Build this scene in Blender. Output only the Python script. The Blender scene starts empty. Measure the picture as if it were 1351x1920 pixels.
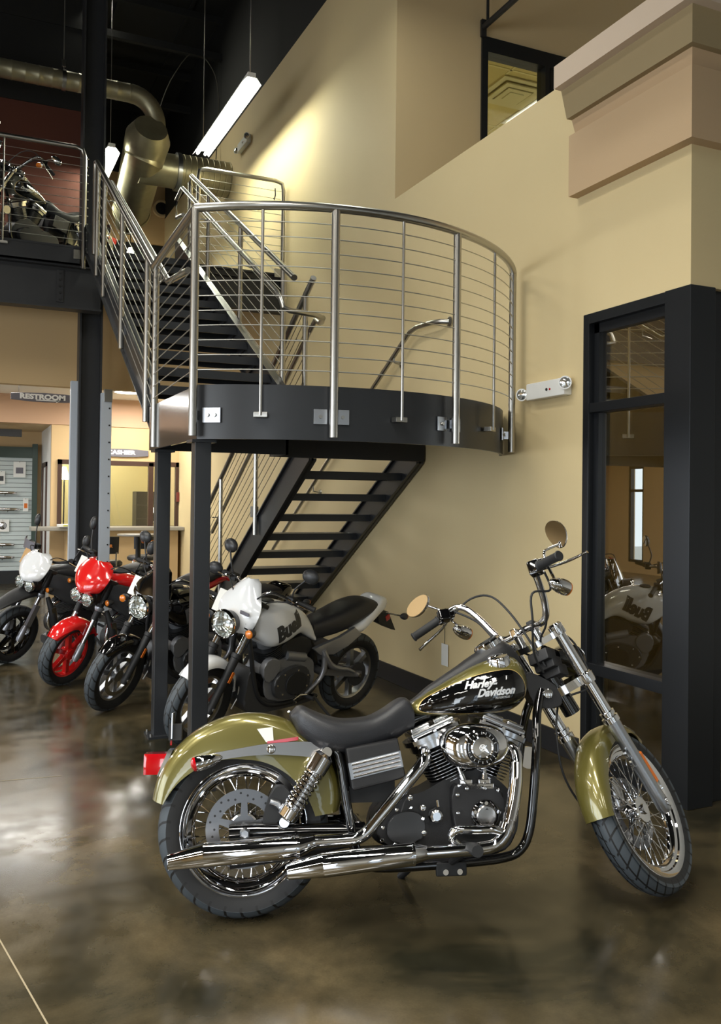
import bpy, bmesh, math, random
from math import sin, cos, pi, radians, sqrt, atan2
from mathutils import Vector, Matrix
from mathutils.bvhtree import BVHTree
random.seed(7)
S = bpy.context.scene
C = S.collection
V = Vector

# ------------------------------------------------------------------ camera, world, light, exposure
# building axes: X runs along the stair treads (right), Y runs along the tan wall (depth), Z up
cd = bpy.data.cameras.new('camera')
cam = bpy.data.objects.new('camera', cd); C.objects.link(cam)
YAW, PIT, ROL = 0.424234698, 0.0126653222, 0.0116956857
fw = V((sin(YAW)*cos(PIT), cos(YAW)*cos(PIT), sin(PIT)))
r0 = V((cos(YAW), -sin(YAW), 0)); u0 = r0.cross(fw)
rt = r0*cos(ROL) + u0*sin(ROL); up = u0*cos(ROL) - r0*sin(ROL)
cam.matrix_world = Matrix(((rt.x, up.x, -fw.x, 0), (rt.y, up.y, -fw.y, 0), (rt.z, up.z, -fw.z, 1.6), (0, 0, 0, 1)))
cd.sensor_fit = 'AUTO'; cd.sensor_width = 36.0
cd.lens = 1657.678/1920*36.0
cd.shift_y = -(960-916.547)/1920
cd.clip_end = 200
S.camera = cam

S.view_settings.view_transform = 'Standard'
S.view_settings.look = 'None'
S.view_settings.gamma = 1.0
S.view_settings.use_curve_mapping = False
S.view_settings.exposure = 0.30

w = bpy.data.worlds.new('sky'); S.world = w; w.use_nodes = True
nt = w.node_tree; nt.nodes.clear()
wo = nt.nodes.new('ShaderNodeOutputWorld'); wb = nt.nodes.new('ShaderNodeBackground')
wb.inputs[0].default_value = (0.75, 0.88, 1.0, 1); wb.inputs[1].default_value = 2.0
nt.links.new(wb.outputs[0], wo.inputs[0])

def area(name, loc, aim, sx, sy, watts, col=(1, 1, 1), spread=pi):
    l = bpy.data.lights.new(name, 'AREA'); l.shape = 'RECTANGLE'; l.size = sx; l.size_y = sy
    l.energy = watts; l.color = col; l.spread = spread
    o = bpy.data.objects.new(name, l); C.objects.link(o); o.location = loc
    o.rotation_euler = (V(aim)-V(loc)).to_track_quat('-Z', 'Y').to_euler()
    return o
WARM = (1.0, 0.962, 0.865); COOL = (0.88, 0.94, 1.0)
# the hall's rows of ceiling strip lamps, left of and behind the camera
for x, y, wt in ((-5.4, -2.4, 60), (-5.4, 1.6, 115), (-5.4, 5.6, 115), (-2.6, -2.4, 75), (-2.6, 1.6, 140), (-2.6, 5.6, 135), (0.5, -2.4, 70), (0.5, 1.4, 85), (0.3, 5.0, 62), (2.6, -3.4, 45)):
    zl = 5.1 if y < 5 else 5.8
    area('hall_lamp', (x, y, zl), (x, y, 0), 0.3, 2.4, wt*0.92, WARM, radians(145))
area('strip_lamp', (2.8, 5.35, 6.1), (2.8, 5.35, 0), 0.12, 2.2, 26, (0.99, 1.0, 0.9))
# troffers in the low ceiling under the mezzanine
for x, y in ((-0.9, 11.7), (0.9, 13.4), (-1.2, 14.6), (2.6, 14.6), (2.0, 16.4), (-3.2, 12.6)):
    area('low_ceiling_lamp', (x, y, 3.2), (x, y, 0), 1.1, 0.5, 46, (1.0, 0.975, 0.92))
# daylight through the shop windows, left wall and the front behind the camera
area('window_daylight', (-6.9, 1.2, 1.9), (0, 1.6, 1.2), 8.0, 2.9, 300, COOL)
area('window_daylight', (-6.9, 11.0, 1.4), (0, 11.0, 1.2), 5.0, 2.2, 110, COOL)
area('window_daylight', (-4.2, -6.3, 2.2), (0.5, 3, 1.0), 1.4, 3.0, 60, COOL)
area('upper_office_lamp', (5.7, 8.6, 5.9), (5.7, 8.6, 0), 1.6, 0.8, 42, (1.0, 0.97, 0.80))
area('shop_room_fill', (5.0, 5.2, 3.9), (5.0, 5.6, 0), 0.8, 0.8, 26, WARM)  # added fill in the room behind the tall glass, brightens its wall
area('mezzanine_fill', (-0.6, 11.3, 6.5), (-0.6, 11.6, 4), 0.3, 2.0, 34, WARM, radians(150))  # added fill for the upper motorcycle and the red wall
area('mezzanine_fill', (1.2, 13.6, 8.2), (1.8, 12.8, 6), 0.3, 2.0, 40, (1.0, 0.98, 0.82), radians(150))  # added yellowish fill that brightens the duct

# ------------------------------------------------------------------ helpers
class B:
    """collects shapes into one mesh; T maps (fwd, right, up) style input points if given"""
    def __init__(s, T=None): s.bm = bmesh.new(); s.T = T; s.mi = 0; s.bev = False
    def t(s, p):
        p = V(p)
        return s.T(p) if s.T else p
    def vs(s, pts): return [s.bm.verts.new(s.t(p)) for p in pts]
    def face(s, vv):
        try: f = s.bm.faces.new(vv)
        except ValueError: return None
        f.material_index = s.mi
        return f
    def poly(s, pts): return s.face(s.vs(pts))
    def loft(s, rings, closed=True, cap=True, loop=False):
        R = [s.vs(r) for r in rings]; n = len(R[0])
        m = len(R)
        for i in range(m if loop else m-1):
            a, b = R[i], R[(i+1) % m]
            for j in range(n if closed else n-1):
                k = (j+1) % n
                s.face([a[j], a[k], b[k], b[j]])
        if cap and not loop and closed:
            s.face(R[0][::-1]); s.face(R[-1])
        return s
    def box(s, c, d, rot=None, bev=0.0):
        c = V(c); hx, hy, hz = d[0]/2, d[1]/2, d[2]/2
        M = rot if rot else Matrix.Identity(3)
        P = [c + M @ V((sx*hx, sy*hy, sz*hz)) for sz in (-1, 1) for sx, sy in ((-1, -1), (1, -1), (1, 1), (-1, 1))]
        v = s.vs(P); fs = []
        for q in ((0, 3, 2, 1), (4, 5, 6, 7), (0, 1, 5, 4), (1, 2, 6, 5), (2, 3, 7, 6), (3, 0, 4, 7)):
            fs.append(s.face([v[i] for i in q]))
        if bev:
            s.bev = True
            ed = list({e for f in fs for e in f.edges})
            bmesh.ops.bevel(s.bm, geom=ed, offset=bev, segments=2, affect='EDGES', profile=0.5)
        return s
    def bx(s, lo, hi, bev=0.0):
        return s.box([(a+b)/2 for a, b in zip(lo, hi)], [abs(b-a) for a, b in zip(lo, hi)], None, bev)
    def tube(s, pts, r, n=12, cap=True, closed=False, sub=0, flat=1.0):
        pts = [V(p) for p in pts]
        rs = list(r) if isinstance(r, (list, tuple)) else [r]*len(pts)
        if sub:
            q = []; rr = []; m = len(pts)
            for i in range(m if closed else m-1):
                g = lambda k: pts[k % m] if closed else pts[max(0, min(m-1, k))]
                p0, p1, p2, p3 = g(i-1), g(i), g(i+1), g(i+2)
                for k in range(sub):
                    t = k/sub
                    q.append(0.5*((2*p1)+(p2-p0)*t+(2*p0-5*p1+4*p2-p3)*t*t+(3*p1-p0-3*p2+p3)*t**3))
                    rr.append(rs[i]*(1-t)+rs[(i+1) % m]*t)
            if not closed: q.append(pts[-1]); rr.append(rs[-1])
            pts, rs = q, rr
        m = len(pts); rings = []; nrm = None
        for i in range(m):
            a = pts[i-1] if (i > 0 or closed) else pts[i]; b = pts[(i+1) % m] if (i < m-1 or closed) else pts[i]
            tg = (b-a)
            if tg.length < 1e-9: tg = V((0, 0, 1))
            tg.normalize()
            if nrm is None:
                nrm = tg.orthogonal()
                for cand in (V((0, 0, 1)), V((0, 1, 0))):
                    if abs(tg.dot(cand)) < 0.9: nrm = cand - tg*tg.dot(cand); break
            nrm = nrm - tg*nrm.dot(tg)
            if nrm.length < 1e-6: nrm = tg.orthogonal()
            nrm.normalize(); bn = tg.cross(nrm)
            rings.append([pts[i] + (nrm*cos(2*pi*k/n)*flat + bn*sin(2*pi*k/n))*rs[i] for k in range(n)])
        return s.loft(rings, cap=cap, loop=closed)
    def cyl(s, p0, p1, r0, r1=None, n=24, cap=True):
        return s.tube([p0, p1], [r0, r0 if r1 is None else r1], n, cap)
    def lathe(s, prof, o, ax, n=32, closed=False, a0=0.0, a1=2*pi):
        o = V(o); ax = V(ax).normalized(); u = ax.orthogonal().normalized()
        if abs(ax.z) < 0.9: u = (V((0, 0, 1))-ax*ax.z).normalized()
        v = ax.cross(u); full = abs(a1-a0-2*pi) < 1e-6
        rings = []
        for i in range(n if full else n+1):
            a = a0+(a1-a0)*i/n
            rings.append([o+ax*h+(u*cos(a)+v*sin(a))*r for r, h in prof])
        s.loft(rings, closed=closed, cap=False, loop=full)
        if not full and closed:
            pass
        return s
    def prism(s, pts, o, u, v, d0, d1, bev=0.0):
        """polygon pts in the plane (o,u,v), extruded along u x v from d0 to d1"""
        o, u, v = V(o), V(u), V(v); n = u.cross(v).normalized()
        a = s.vs([o+u*x+v*y+n*d0 for x, y in pts]); b = s.vs([o+u*x+v*y+n*d1 for x, y in pts])
        fs = [s.face(a[::-1]), s.face(b)]; k = len(pts)
        for i in range(k): fs.append(s.face([a[i], a[(i+1) % k], b[(i+1) % k], b[i]]))
        if bev:
            s.bev = True
            ed = list({e for f in fs[:2] if f for e in f.edges})
            bmesh.ops.bevel(s.bm, geom=ed, offset=bev, segments=2, affect='EDGES', profile=0.5)
        return s
    def ell(s, c, r, n=20, m=12, M=None):
        c = V(c); M = M or Matrix.Identity(3)
        rings = []
        for i in range(1, m):
            a = pi*i/m
            rings.append([c+M @ V((r[0]*sin(a)*cos(2*pi*j/n), r[1]*sin(a)*sin(2*pi*j/n), r[2]*cos(a))) for j in range(n)])
        R = [s.vs(q) for q in rings]
        for i in range(len(R)-1):
            for j in range(n): s.face([R[i][j], R[i][(j+1) % n], R[i+1][(j+1) % n], R[i+1][j]])
        t = s.vs([c+M @ V((0, 0, r[2]))])[0]; b = s.vs([c-M @ V((0, 0, r[2]))])[0]
        for j in range(n):
            s.face([t, R[0][(j+1) % n], R[0][j]]); s.face([b, R[-1][j], R[-1][(j+1) % n]])
        return s

def obj(name, b, m, parent=None, ang=35, mat=None, label=None):
    bm = b.bm
    bmesh.ops.recalc_face_normals(bm, faces=bm.faces)
    me = bpy.data.meshes.new(name); bm.to_mesh(me); bm.free()
    for p in me.polygons: p.use_smooth = True
    me.set_sharp_from_angle(angle=radians(ang))
    for q in (m if isinstance(m, (list, tuple)) else [m]): me.materials.append(q)
    o = bpy.data.objects.new(name, me); C.objects.link(o)
    if b.bev:
        wn = o.modifiers.new('face_normals', 'WEIGHTED_NORMAL'); wn.keep_sharp = True
    if parent is not None: o.parent = parent
    if mat is not None: o.matrix_local = mat
    if label: o['label'] = label
    return o
def tag(o, label, cat, group=None, kind=None):
    o['label'] = label; o['category'] = cat
    if group: o['group'] = group
    if kind: o['kind'] = kind
    return o
def thing(name, label, cat, loc=(0, 0, 0), rotz=0.0, group=None):
    o = bpy.data.objects.new(name, None); C.objects.link(o); o.empty_display_size = 0.1
    o.location = loc; o.rotation_euler = (0, 0, rotz)
    return tag(o, label, cat, group)
def struct(name, b, m, label=None, ang=35):
    o = obj(name, b, m, None, ang); o['kind'] = 'structure'
    if label: o['label'] = label
    return o
def copy_tree(root, group=None):
    r = root.copy(); C.objects.link(r)
    def rec(src, dst):
        for ch in list(src.children):
            c = ch.copy(); C.objects.link(c); c.parent = dst; c.matrix_parent_inverse = ch.matrix_parent_inverse.copy()
            rec(ch, c)
    rec(root, r)
    return r
def text_bm(txt, size, bold=0.0, shear=0.0, ext=0.002, sx=1.0, align='CENTER'):
    """lettering as a bmesh in its own x (reading), y (up) plane"""
    cu = bpy.data.curves.new('t', 'FONT'); cu.body = txt; cu.size = size; cu.offset = bold; cu.shear = shear
    cu.extrude = ext; cu.align_x = align; cu.align_y = 'CENTER'; cu.resolution_u = 3
    o = bpy.data.objects.new('t', cu); C.objects.link(o)
    dg = bpy.context.evaluated_depsgraph_get(); me = bpy.data.meshes.new_from_object(o.evaluated_get(dg))
    bm = bmesh.new(); bm.from_mesh(me)
    bpy.data.objects.remove(o); bpy.data.curves.remove(cu); bpy.data.meshes.remove(me)
    if sx != 1.0:
        for v in bm.verts: v.co.x *= sx
    return bm
def sign_text(name, txt, size, o, u, v, m, parent, bold=0.0, shear=0.0, sx=1.0, ext=0.002):
    b = B(); b.bm.free(); b.bm = text_bm(txt, size, bold, shear, ext, sx)
    o, u, v = V(o), V(u).normalized(), V(v).normalized(); n = u.cross(v)
    for q in b.bm.verts: q.co = o+u*q.co.x+v*q.co.y+n*(q.co.z+ext)
    return obj(name, b, m, parent)

# ------------------------------------------------------------------ materials
def lin(c):
    f = lambda x: x/12.92 if x <= 0.04045 else ((x+0.055)/1.055)**2.4
    return tuple(f(x/255.0) for x in c[:3])+(1.0,)
def mat(name, rgb, rough=0.5, metal=0.0, spec=0.5, coat=0.0, coat_r=0.05, emit=None, es=1.0, trans=0.0, noise=None, bump=None):
    m = bpy.data.materials.new(name); m.use_nodes = True
    N, Lk = m.node_tree.nodes, m.node_tree.links
    p = N['Principled BSDF']
    col = lin(rgb)
    p.inputs['Base Color'].default_value = col
    p.inputs['Roughness'].default_value = rough; p.inputs['Metallic'].default_value = metal
    p.inputs['Specular IOR Level'].default_value = spec
    p.inputs['Coat Weight'].default_value = coat; p.inputs['Coat Roughness'].default_value = coat_r
    p.inputs['Transmission Weight'].default_value = trans
    if emit:
        p.inputs['Emission Color'].default_value = lin(emit); p.inputs['Emission Strength'].default_value = es
    if noise or bump:
        tc = N.new('ShaderNodeTexCoord')
    if noise:                                   # (scale, second colour, detail)
        nz = N.new('ShaderNodeTexNoise'); nz.inputs['Scale'].default_value = noise[0]; nz.inputs['Detail'].default_value = noise[2] if len(noise) > 2 else 4
        mx = N.new('ShaderNodeMix'); mx.data_type = 'RGBA'
        mx.inputs[6].default_value = col; mx.inputs[7].default_value = lin(noise[1])
        Lk.new(tc.outputs['Object'], nz.inputs['Vector']); Lk.new(nz.outputs[0], mx.inputs[0]); Lk.new(mx.outputs[2], p.inputs['Base Color'])
    if bump:                                    # (scale, strength)
        nb = N.new('ShaderNodeTexNoise'); nb.inputs['Scale'].default_value = bump[0]; nb.inputs['Detail'].default_value = 3
        bp = N.new('ShaderNodeBump'); bp.inputs['Strength'].default_value = bump[1]; bp.inputs['Distance'].default_value = 0.01
        Lk.new(tc.outputs['Object'], nb.inputs['Vector']); Lk.new(nb.outputs[0], bp.inputs['Height']); Lk.new(bp.outputs[0], p.inputs['Normal'])
    return m
M = {}
M['wall'] = mat('tan_wall_paint', (213, 194, 149), 0.7, noise=(1.3, (206, 186, 141)), bump=(160, 0.05))
M['wall_dk'] = mat('shaded_tan_paint', (196, 174, 134), 0.7, bump=(160, 0.05))  # same tan wall paint, with the recess shade put into its colour
M['wall_far'] = mat('warm_tan_paint', (204, 174, 128), 0.7)
M['trim_peach'] = mat('peach_stucco', (190, 162, 126), 0.75, bump=(220, 0.08))
M['trim_olive'] = mat('olive_stucco', (156, 138, 102), 0.75, bump=(220, 0.08))
M['trim_pink'] = mat('pale_rose_stucco', (206, 186, 164), 0.75, bump=(220, 0.08))
M['red_wall'] = mat('brick_red_paint', (88, 45, 32), 0.75)
M['black_ceil'] = mat('black_deck_paint', (22, 23, 22), 0.8)
M['black_paint'] = mat('black_satin_steel', (37, 39, 42), 0.32, 0.0, 0.5, noise=(6, (42, 44, 47)))
M['beam_black'] = mat('black_structural_steel', (40, 41, 43), 0.45, noise=(6, (45, 46, 48)))
M['band_peach'] = mat('peach_band_paint', (190, 154, 124), 0.7)
M['hall_grey'] = mat('pale_grey_hall_paint', (186, 184, 176), 0.7)
M['black_flat'] = mat('flat_black_steel', (26, 27, 29), 0.55)
M['col_grey'] = mat('grey_primer_steel', (190, 198, 208), 0.45, 0.1)
M['frame_metal'] = mat('dark_bronze_aluminium', (44, 46, 49), 0.32, 0.6)
M['stainless'] = mat('brushed_stainless', (178, 176, 170), 0.28, 1.0)
M['cable'] = mat('stainless_cable', (190, 188, 180), 0.35, 0.9)
M['galv'] = mat('galvanised_duct', (176, 170, 142), 0.38, 0.7, noise=(7, (146, 140, 116)))
M['white_plastic'] = mat('white_plastic', (226, 226, 222), 0.4)
M['white_paint'] = mat('white_enamel', (235, 235, 232), 0.5)
M['tube_glow'] = mat('fluorescent_tube', (255, 255, 250), 0.5, emit=(252, 255, 232), es=66.0)
M['panel_glow'] = mat('light_diffuser', (255, 255, 250), 0.5, emit=(255, 250, 226), es=9.0)
M['base'] = mat('black_baseboard', (36, 36, 38), 0.4)
M['chrome'] = mat('chrome', (226, 226, 228), 0.035, 1.0)
M['chrome_soft'] = mat('polished_aluminium', (196, 197, 200), 0.16, 1.0)
M['disc_steel'] = mat('ground_disc_steel', (120, 122, 126), 0.34, 1.0)
M['strut_steel'] = mat('satin_fender_strut', (150, 148, 146), 0.24, 1.0)
M['alu'] = mat('brushed_aluminium', (178, 181, 186), 0.3, 1.0)
M['rubber'] = mat('black_rubber', (30, 31, 33), 0.62)
M['leather'] = mat('black_leather', (38, 39, 43), 0.42, bump=(260, 0.12))
M['wrinkle'] = mat('wrinkle_black_enamel', (30, 30, 32), 0.45, bump=(500, 0.15))
M['gloss_black'] = mat('gloss_black_enamel', (8, 8, 9), 0.06, coat=1.0, coat_r=0.03)
M['olive'] = mat('olive_pearl_paint', (108, 101, 50), 0.28, 0.4, coat=1.0, coat_r=0.03)
M['grey_green'] = mat('pewter_green_paint', (128, 128, 112), 0.25, 0.4, coat=1.0, coat_r=0.03)
M['gold_line'] = mat('gold_pinstripe', (196, 168, 104), 0.35, 0.3)
M['silver_letter'] = mat('silver_lettering', (206, 208, 210), 0.3, 0.3)
M['red_lens'] = mat('red_lens', (176, 8, 20), 0.08, coat=1.0)
M['amber_lens'] = mat('amber_lens', (214, 118, 30), 0.12, coat=1.0)
M['amber_flat'] = mat('amber_reflector', (214, 110, 24), 0.3)
M['red_paint'] = mat('red_gloss_plastic', (214, 30, 30), 0.14, coat=1.0)
M['white_gloss'] = mat('white_gloss_plastic', (236, 238, 240), 0.14, coat=1.0)
M['graphite'] = mat('graphite_plastic', (52, 53, 55), 0.35)
M['silver_paint'] = mat('silver_frame_paint', (150, 152, 158), 0.32, 0.7)
M['cast_grey'] = mat('grey_cast_engine', (132, 134, 138), 0.45, 0.6)
M['mirror_glass'] = mat('mirror_glass', (235, 235, 235), 0.01, 1.0)
M['lamp_glass'] = mat('headlamp_reflector', (228, 232, 232), 0.09, 0.9, coat=1.0)
M['sign_grey'] = mat('grey_sign_panel', (104, 102, 110), 0.5)
M['paper'] = mat('white_card', (232, 232, 226), 0.6)
M['kraft'] = mat('tan_card_tag', (196, 156, 104), 0.6)
M['counter'] = mat('grey_laminate', (152, 148, 138), 0.4)
M['slat'] = mat('pale_grey_slatwall', (196, 206, 204), 0.5)
M['green_trim'] = mat('dark_green_trim', (58, 74, 66), 0.45)
M['ochre'] = mat('pale_yellow_office_wall', (222, 208, 150), 0.7)
M['dark_brown'] = mat('dark_brown_wood', (66, 44, 34), 0.5)
M['tile'] = mat('acoustic_ceiling_tile', (190, 176, 112), 0.8)
M['plum'] = mat('plum_card', (112, 52, 88), 0.6)
M['lime'] = mat('lime_card', (188, 190, 40), 0.6)
M['leaf'] = mat('tree_foliage', (70, 120, 50), 0.8, noise=(9, (150, 190, 110)))

def floor_mat():
    m = bpy.data.materials.new('stained_concrete'); m.use_nodes = True
    N, Lk = m.node_tree.nodes, m.node_tree.links; p = N['Principled BSDF']
    tc = N.new('ShaderNodeTexCoord')
    n1 = N.new('ShaderNodeTexNoise'); n1.inputs['Scale'].default_value = 1.35; n1.inputs['Detail'].default_value = 8; n1.inputs['Roughness'].default_value = 0.6; n1.inputs['Distortion'].default_value = 0.5
    n2 = N.new('ShaderNodeTexNoise'); n2.inputs['Scale'].default_value = 5.0; n2.inputs['Detail'].default_value = 5; n2.inputs['Roughness'].default_value = 0.55
    n3 = N.new('ShaderNodeTexNoise'); n3.inputs['Scale'].default_value = 120; n3.inputs['Detail'].default_value = 2
    for n in (n1, n2, n3): Lk.new(tc.outputs['Object'], n.inputs['Vector'])
    r1 = N.new('ShaderNodeValToRGB'); e = r1.color_ramp.elements
    e[0].position = 0.34; e[0].color = lin((36, 35, 26)); e[1].position = 0.66; e[1].color = lin((93, 82, 60))
    k = e.new(0.5); k.color = lin((70, 63, 46))
    Lk.new(n1.outputs[0], r1.inputs[0])
    r2 = N.new('ShaderNodeValToRGB'); e = r2.color_ramp.elements
    e[0].position = 0.36; e[0].color = (0.70, 0.69, 0.68, 1); e[1].position = 0.64; e[1].color = (1.08, 1.06, 1.02, 1)
    Lk.new(n2.outputs[0], r2.inputs[0])
    mx = N.new('ShaderNodeMix'); mx.data_type = 'RGBA'; mx.blend_type = 'MULTIPLY'; mx.inputs[0].default_value = 0.8
    Lk.new(r1.outputs[0], mx.inputs[6]); Lk.new(r2.outputs[0], mx.inputs[7])
    r3 = N.new('ShaderNodeValToRGB'); e = r3.color_ramp.elements
    e[0].position = 0.3; e[0].color = (0.85, 0.85, 0.85, 1); e[1].position = 0.7; e[1].color = (1.1, 1.1, 1.1, 1)
    Lk.new(n3.outputs[0], r3.inputs[0])
    m2 = N.new('ShaderNodeMix'); m2.data_type = 'RGBA'; m2.blend_type = 'MULTIPLY'; m2.inputs[0].default_value = 0.5
    Lk.new(mx.outputs[2], m2.inputs[6]); Lk.new(r3.outputs[0], m2.inputs[7])
    Lk.new(m2.outputs[2], p.inputs['Base Color'])
    rr = N.new('ShaderNodeMapRange'); rr.inputs[1].default_value = 0.3; rr.inputs[2].default_value = 0.7; rr.inputs[3].default_value = 0.13; rr.inputs[4].default_value = 0.26
    Lk.new(n2.outputs[0], rr.inputs[0]); Lk.new(rr.outputs[0], p.inputs['Roughness'])
    p.inputs['Specular IOR Level'].default_value = 0.36
    return m
M['floor'] = floor_mat()

def glass_mat(name, tint, refl, rough=0.0):
    m = bpy.data.materials.new(name); m.use_nodes = True
    N, Lk = m.node_tree.nodes, m.node_tree.links; N.clear()
    o = N.new('ShaderNodeOutputMaterial'); t = N.new('ShaderNodeBsdfTransparent'); g = N.new('ShaderNodeBsdfGlossy'); mx = N.new('ShaderNodeMixShader')
    fr = N.new('ShaderNodeFresnel'); ge = N.new('ShaderNodeNewGeometry'); mr = N.new('ShaderNodeMapRange'); mr.inputs[3].default_value = 1.5; mr.inputs[4].default_value = 1/1.5
    Lk.new(ge.outputs['Backfacing'], mr.inputs[0]); Lk.new(mr.outputs[0], fr.inputs[0])
    ma = N.new('ShaderNodeMath'); ma.operation = 'ADD'; ma.inputs[1].default_value = refl; ma.use_clamp = True
    t.inputs[0].default_value = tint; g.inputs['Roughness'].default_value = rough; g.inputs[0].default_value = (0.95, 0.93, 0.88, 1)
    Lk.new(fr.outputs[0], ma.inputs[0]); Lk.new(ma.outputs[0], mx.inputs[0])
    Lk.new(t.outputs[0], mx.inputs[1]); Lk.new(g.outputs[0], mx.inputs[2]); Lk.new(mx.outputs[0], o.inputs[0])
    return m
M['glass'] = glass_mat('tinted_shop_glass', (0.50, 0.48, 0.38, 1), 0.34)
M['clear'] = glass_mat('clear_glass', (0.92, 0.94, 0.92, 1), 0.03)

def tire_mat(name, R, wd, count, skew, depth=0.35):
    """rubber with tread grooves cut by angle about the wheel axle (object Y)"""
    m = bpy.data.materials.new(name); m.use_nodes = True
    N, Lk = m.node_tree.nodes, m.node_tree.links; p = N['Principled BSDF']
    p.inputs['Roughness'].default_value = 0.55
    tc = N.new('ShaderNodeTexCoord'); sp = N.new('ShaderNodeSeparateXYZ'); Lk.new(tc.outputs['Object'], sp.inputs[0])
    def mt(op, a, b=None, c=None):
        n = N.new('ShaderNodeMath'); n.operation = op
        for i, x in enumerate((a, b, c)):
            if x is None: continue
            if isinstance(x, (int, float)): n.inputs[i].default_value = x
            else: Lk.new(x, n.inputs[i])
        return n.outputs[0]
    ang = mt('ARCTAN2', sp.outputs[2], sp.outputs[0])
    ay = mt('ABSOLUTE', sp.outputs[1])
    ph = mt('ADD', mt('MULTIPLY', ang, count/(2*pi)), mt('MULTIPLY', ay, skew))
    fr = mt('FRACT', mt('ADD', ph, 100.0))
    gr = mt('LESS_THAN', fr, 0.16)
    rad = mt('SQRT', mt('ADD', mt('MULTIPLY', sp.outputs[0], sp.outputs[0]), mt('MULTIPLY', sp.outputs[2], sp.outputs[2])))
    on = mt('MULTIPLY', mt('GREATER_THAN', rad, R-0.052), mt('GREATER_THAN', ay, wd*0.05))
    cen = mt('LESS_THAN', mt('ABSOLUTE', mt('SUBTRACT', ay, wd*0.16)), 0.003)
    g = mt('MAXIMUM', mt('MULTIPLY', gr, on), mt('MULTIPLY', cen, mt('GREATER_THAN', rad, R-0.03)))
    mx = N.new('ShaderNodeMix'); mx.data_type = 'RGBA'; mx.inputs[7].default_value = lin((14, 14, 15))
    sw = N.new('ShaderNodeMix'); sw.data_type = 'RGBA'; sw.inputs[6].default_value = lin((30, 31, 33)); sw.inputs[7].default_value = lin((62, 69, 75))
    Lk.new(mt('GREATER_THAN', rad, R-0.036), sw.inputs[0]); Lk.new(sw.outputs[2], mx.inputs[6])
    Lk.new(g, mx.inputs[0]); Lk.new(mx.outputs[2], p.inputs['Base Color'])
    bp = N.new('ShaderNodeBump'); bp.inputs['Strength'].default_value = depth; bp.inputs['Distance'].default_value = 0.004; bp.invert = True
    Lk.new(g, bp.inputs['Height']); Lk.new(bp.outputs[0], p.inputs['Normal'])
    return m
M['tire_rear'] = tire_mat('rear_tyre_rubber', 0.328, 0.16, 30, 9)
M['tire_front'] = tire_mat('front_tyre_rubber', 0.331, 0.10, 34, 14)
M['tire_sport'] = tire_mat('sport_tyre_rubber', 0.29, 0.11, 22, 16)

# ------------------------------------------------------------------ the setting
WX = 3.486                                                        # plane of the tall tan wall
struct('floor', B().bx((-7.2, -6.6, -0.12), (6.2, 17.6, 0.0)), M['floor'], 'mottled brown stained concrete floor')
def joint(a, b):
    a, b = V((a[0], a[1], 0.001)), V((b[0], b[1], 0.001)); d = (b-a).normalized(); n = V((-d.y, d.x, 0))*0.003
    return B().poly([a-n, b-n, b+n, a+n])
jb = B()
for a, b in (((-0.60, 7.52), (0.62, 0.92)), ((-3.0, 5.69), (0.55, 5.33))):
    a, b = V((a[0], a[1], 0.0012)), V((b[0], b[1], 0.0012)); d = (b-a).normalized(); n = V((-d.y, d.x, 0))*0.0028
    jb.poly([a-n, b-n, b+n, a+n])
struct('trim_1', jb, mat('pale_joint_filler', (150, 138, 112), 0.6), 'pale control joints in the concrete')
# tall tan wall
wb_ = B()
wb_.bx((WX, 4.39, 0), (WX+0.2, 7.05, 4.29)); wb_.bx((WX, 7.05, 0), (WX+0.2, 17.6, 6.95)); wb_.bx((WX, 3.523, 2.753), (WX+0.2, 4.39, 4.29))
struct('wall_right', wb_, M['wall'], 'tall tan painted wall behind the staircase')
struct('wall_upper', B().bx((WX, 7.05, 6.95), (WX+0.2, 17.6, 9.0)), M['black_ceil'], 'black upper strip of the right wall')
struct('baseboard_right', B().bx((WX-0.014, 4.41, 0), (WX, 12.0, 0.152), 0.004), M['base'])
struct('wall_front', B().bx((WX+0.2, 3.523, 2.753), (6.2, 3.72, 4.29)), M['wall'])
# set-back upper storey over the ledge
struct('ceiling_ledge', B().bx((WX+0.2, 3.72, 4.19), (7.6, 7.05, 4.285)), M['wall'])
rb = B(); rb.bx((WX+0.0005, 7.043, 4.29), (4.375, 7.2, 9.0)); rb.bx((4.375, 7.043, 5.95), (7.6, 7.2, 9.0))
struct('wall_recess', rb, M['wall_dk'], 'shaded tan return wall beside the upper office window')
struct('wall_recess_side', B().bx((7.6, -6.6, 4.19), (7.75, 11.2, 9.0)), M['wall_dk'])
struct('wall_office', B().bx((WX+0.2, 11.0, 4.19), (7.6, 11.2, 6.2)), M['ochre'])
struct('floor_office', B().bx((WX+0.2, 7.2, 4.19), (7.6, 11.0, 4.285)), M['counter'])
ob = B(); ob.bx((WX+0.2, 7.2, 6.0), (7.6, 11.0, 6.08))
struct('ceiling_office', ob, M['tile'], 'yellowish acoustic tile ceiling seen through the upper office window')
gb = B()
for x in (4.43, 5.04, 5.65, 6.26, 6.87): gb.bx((x-0.012, 7.2, 5.995), (x+0.012, 11.0, 6.0))
for y in (7.55, 8.16, 8.77, 9.38, 9.99, 10.6): gb.bx((WX+0.2, y-0.012, 5.995), (7.6, y+0.012, 6.0))
struct('trim_2', gb, mat('ceiling_grid', (206, 196, 138), 0.6), 'ceiling tile grid')
d = thing('air_diffuser', 'square stepped air diffuser in the upper office ceiling', 'air vent', (5.33, 7.95, 5.995), 0)
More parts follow.
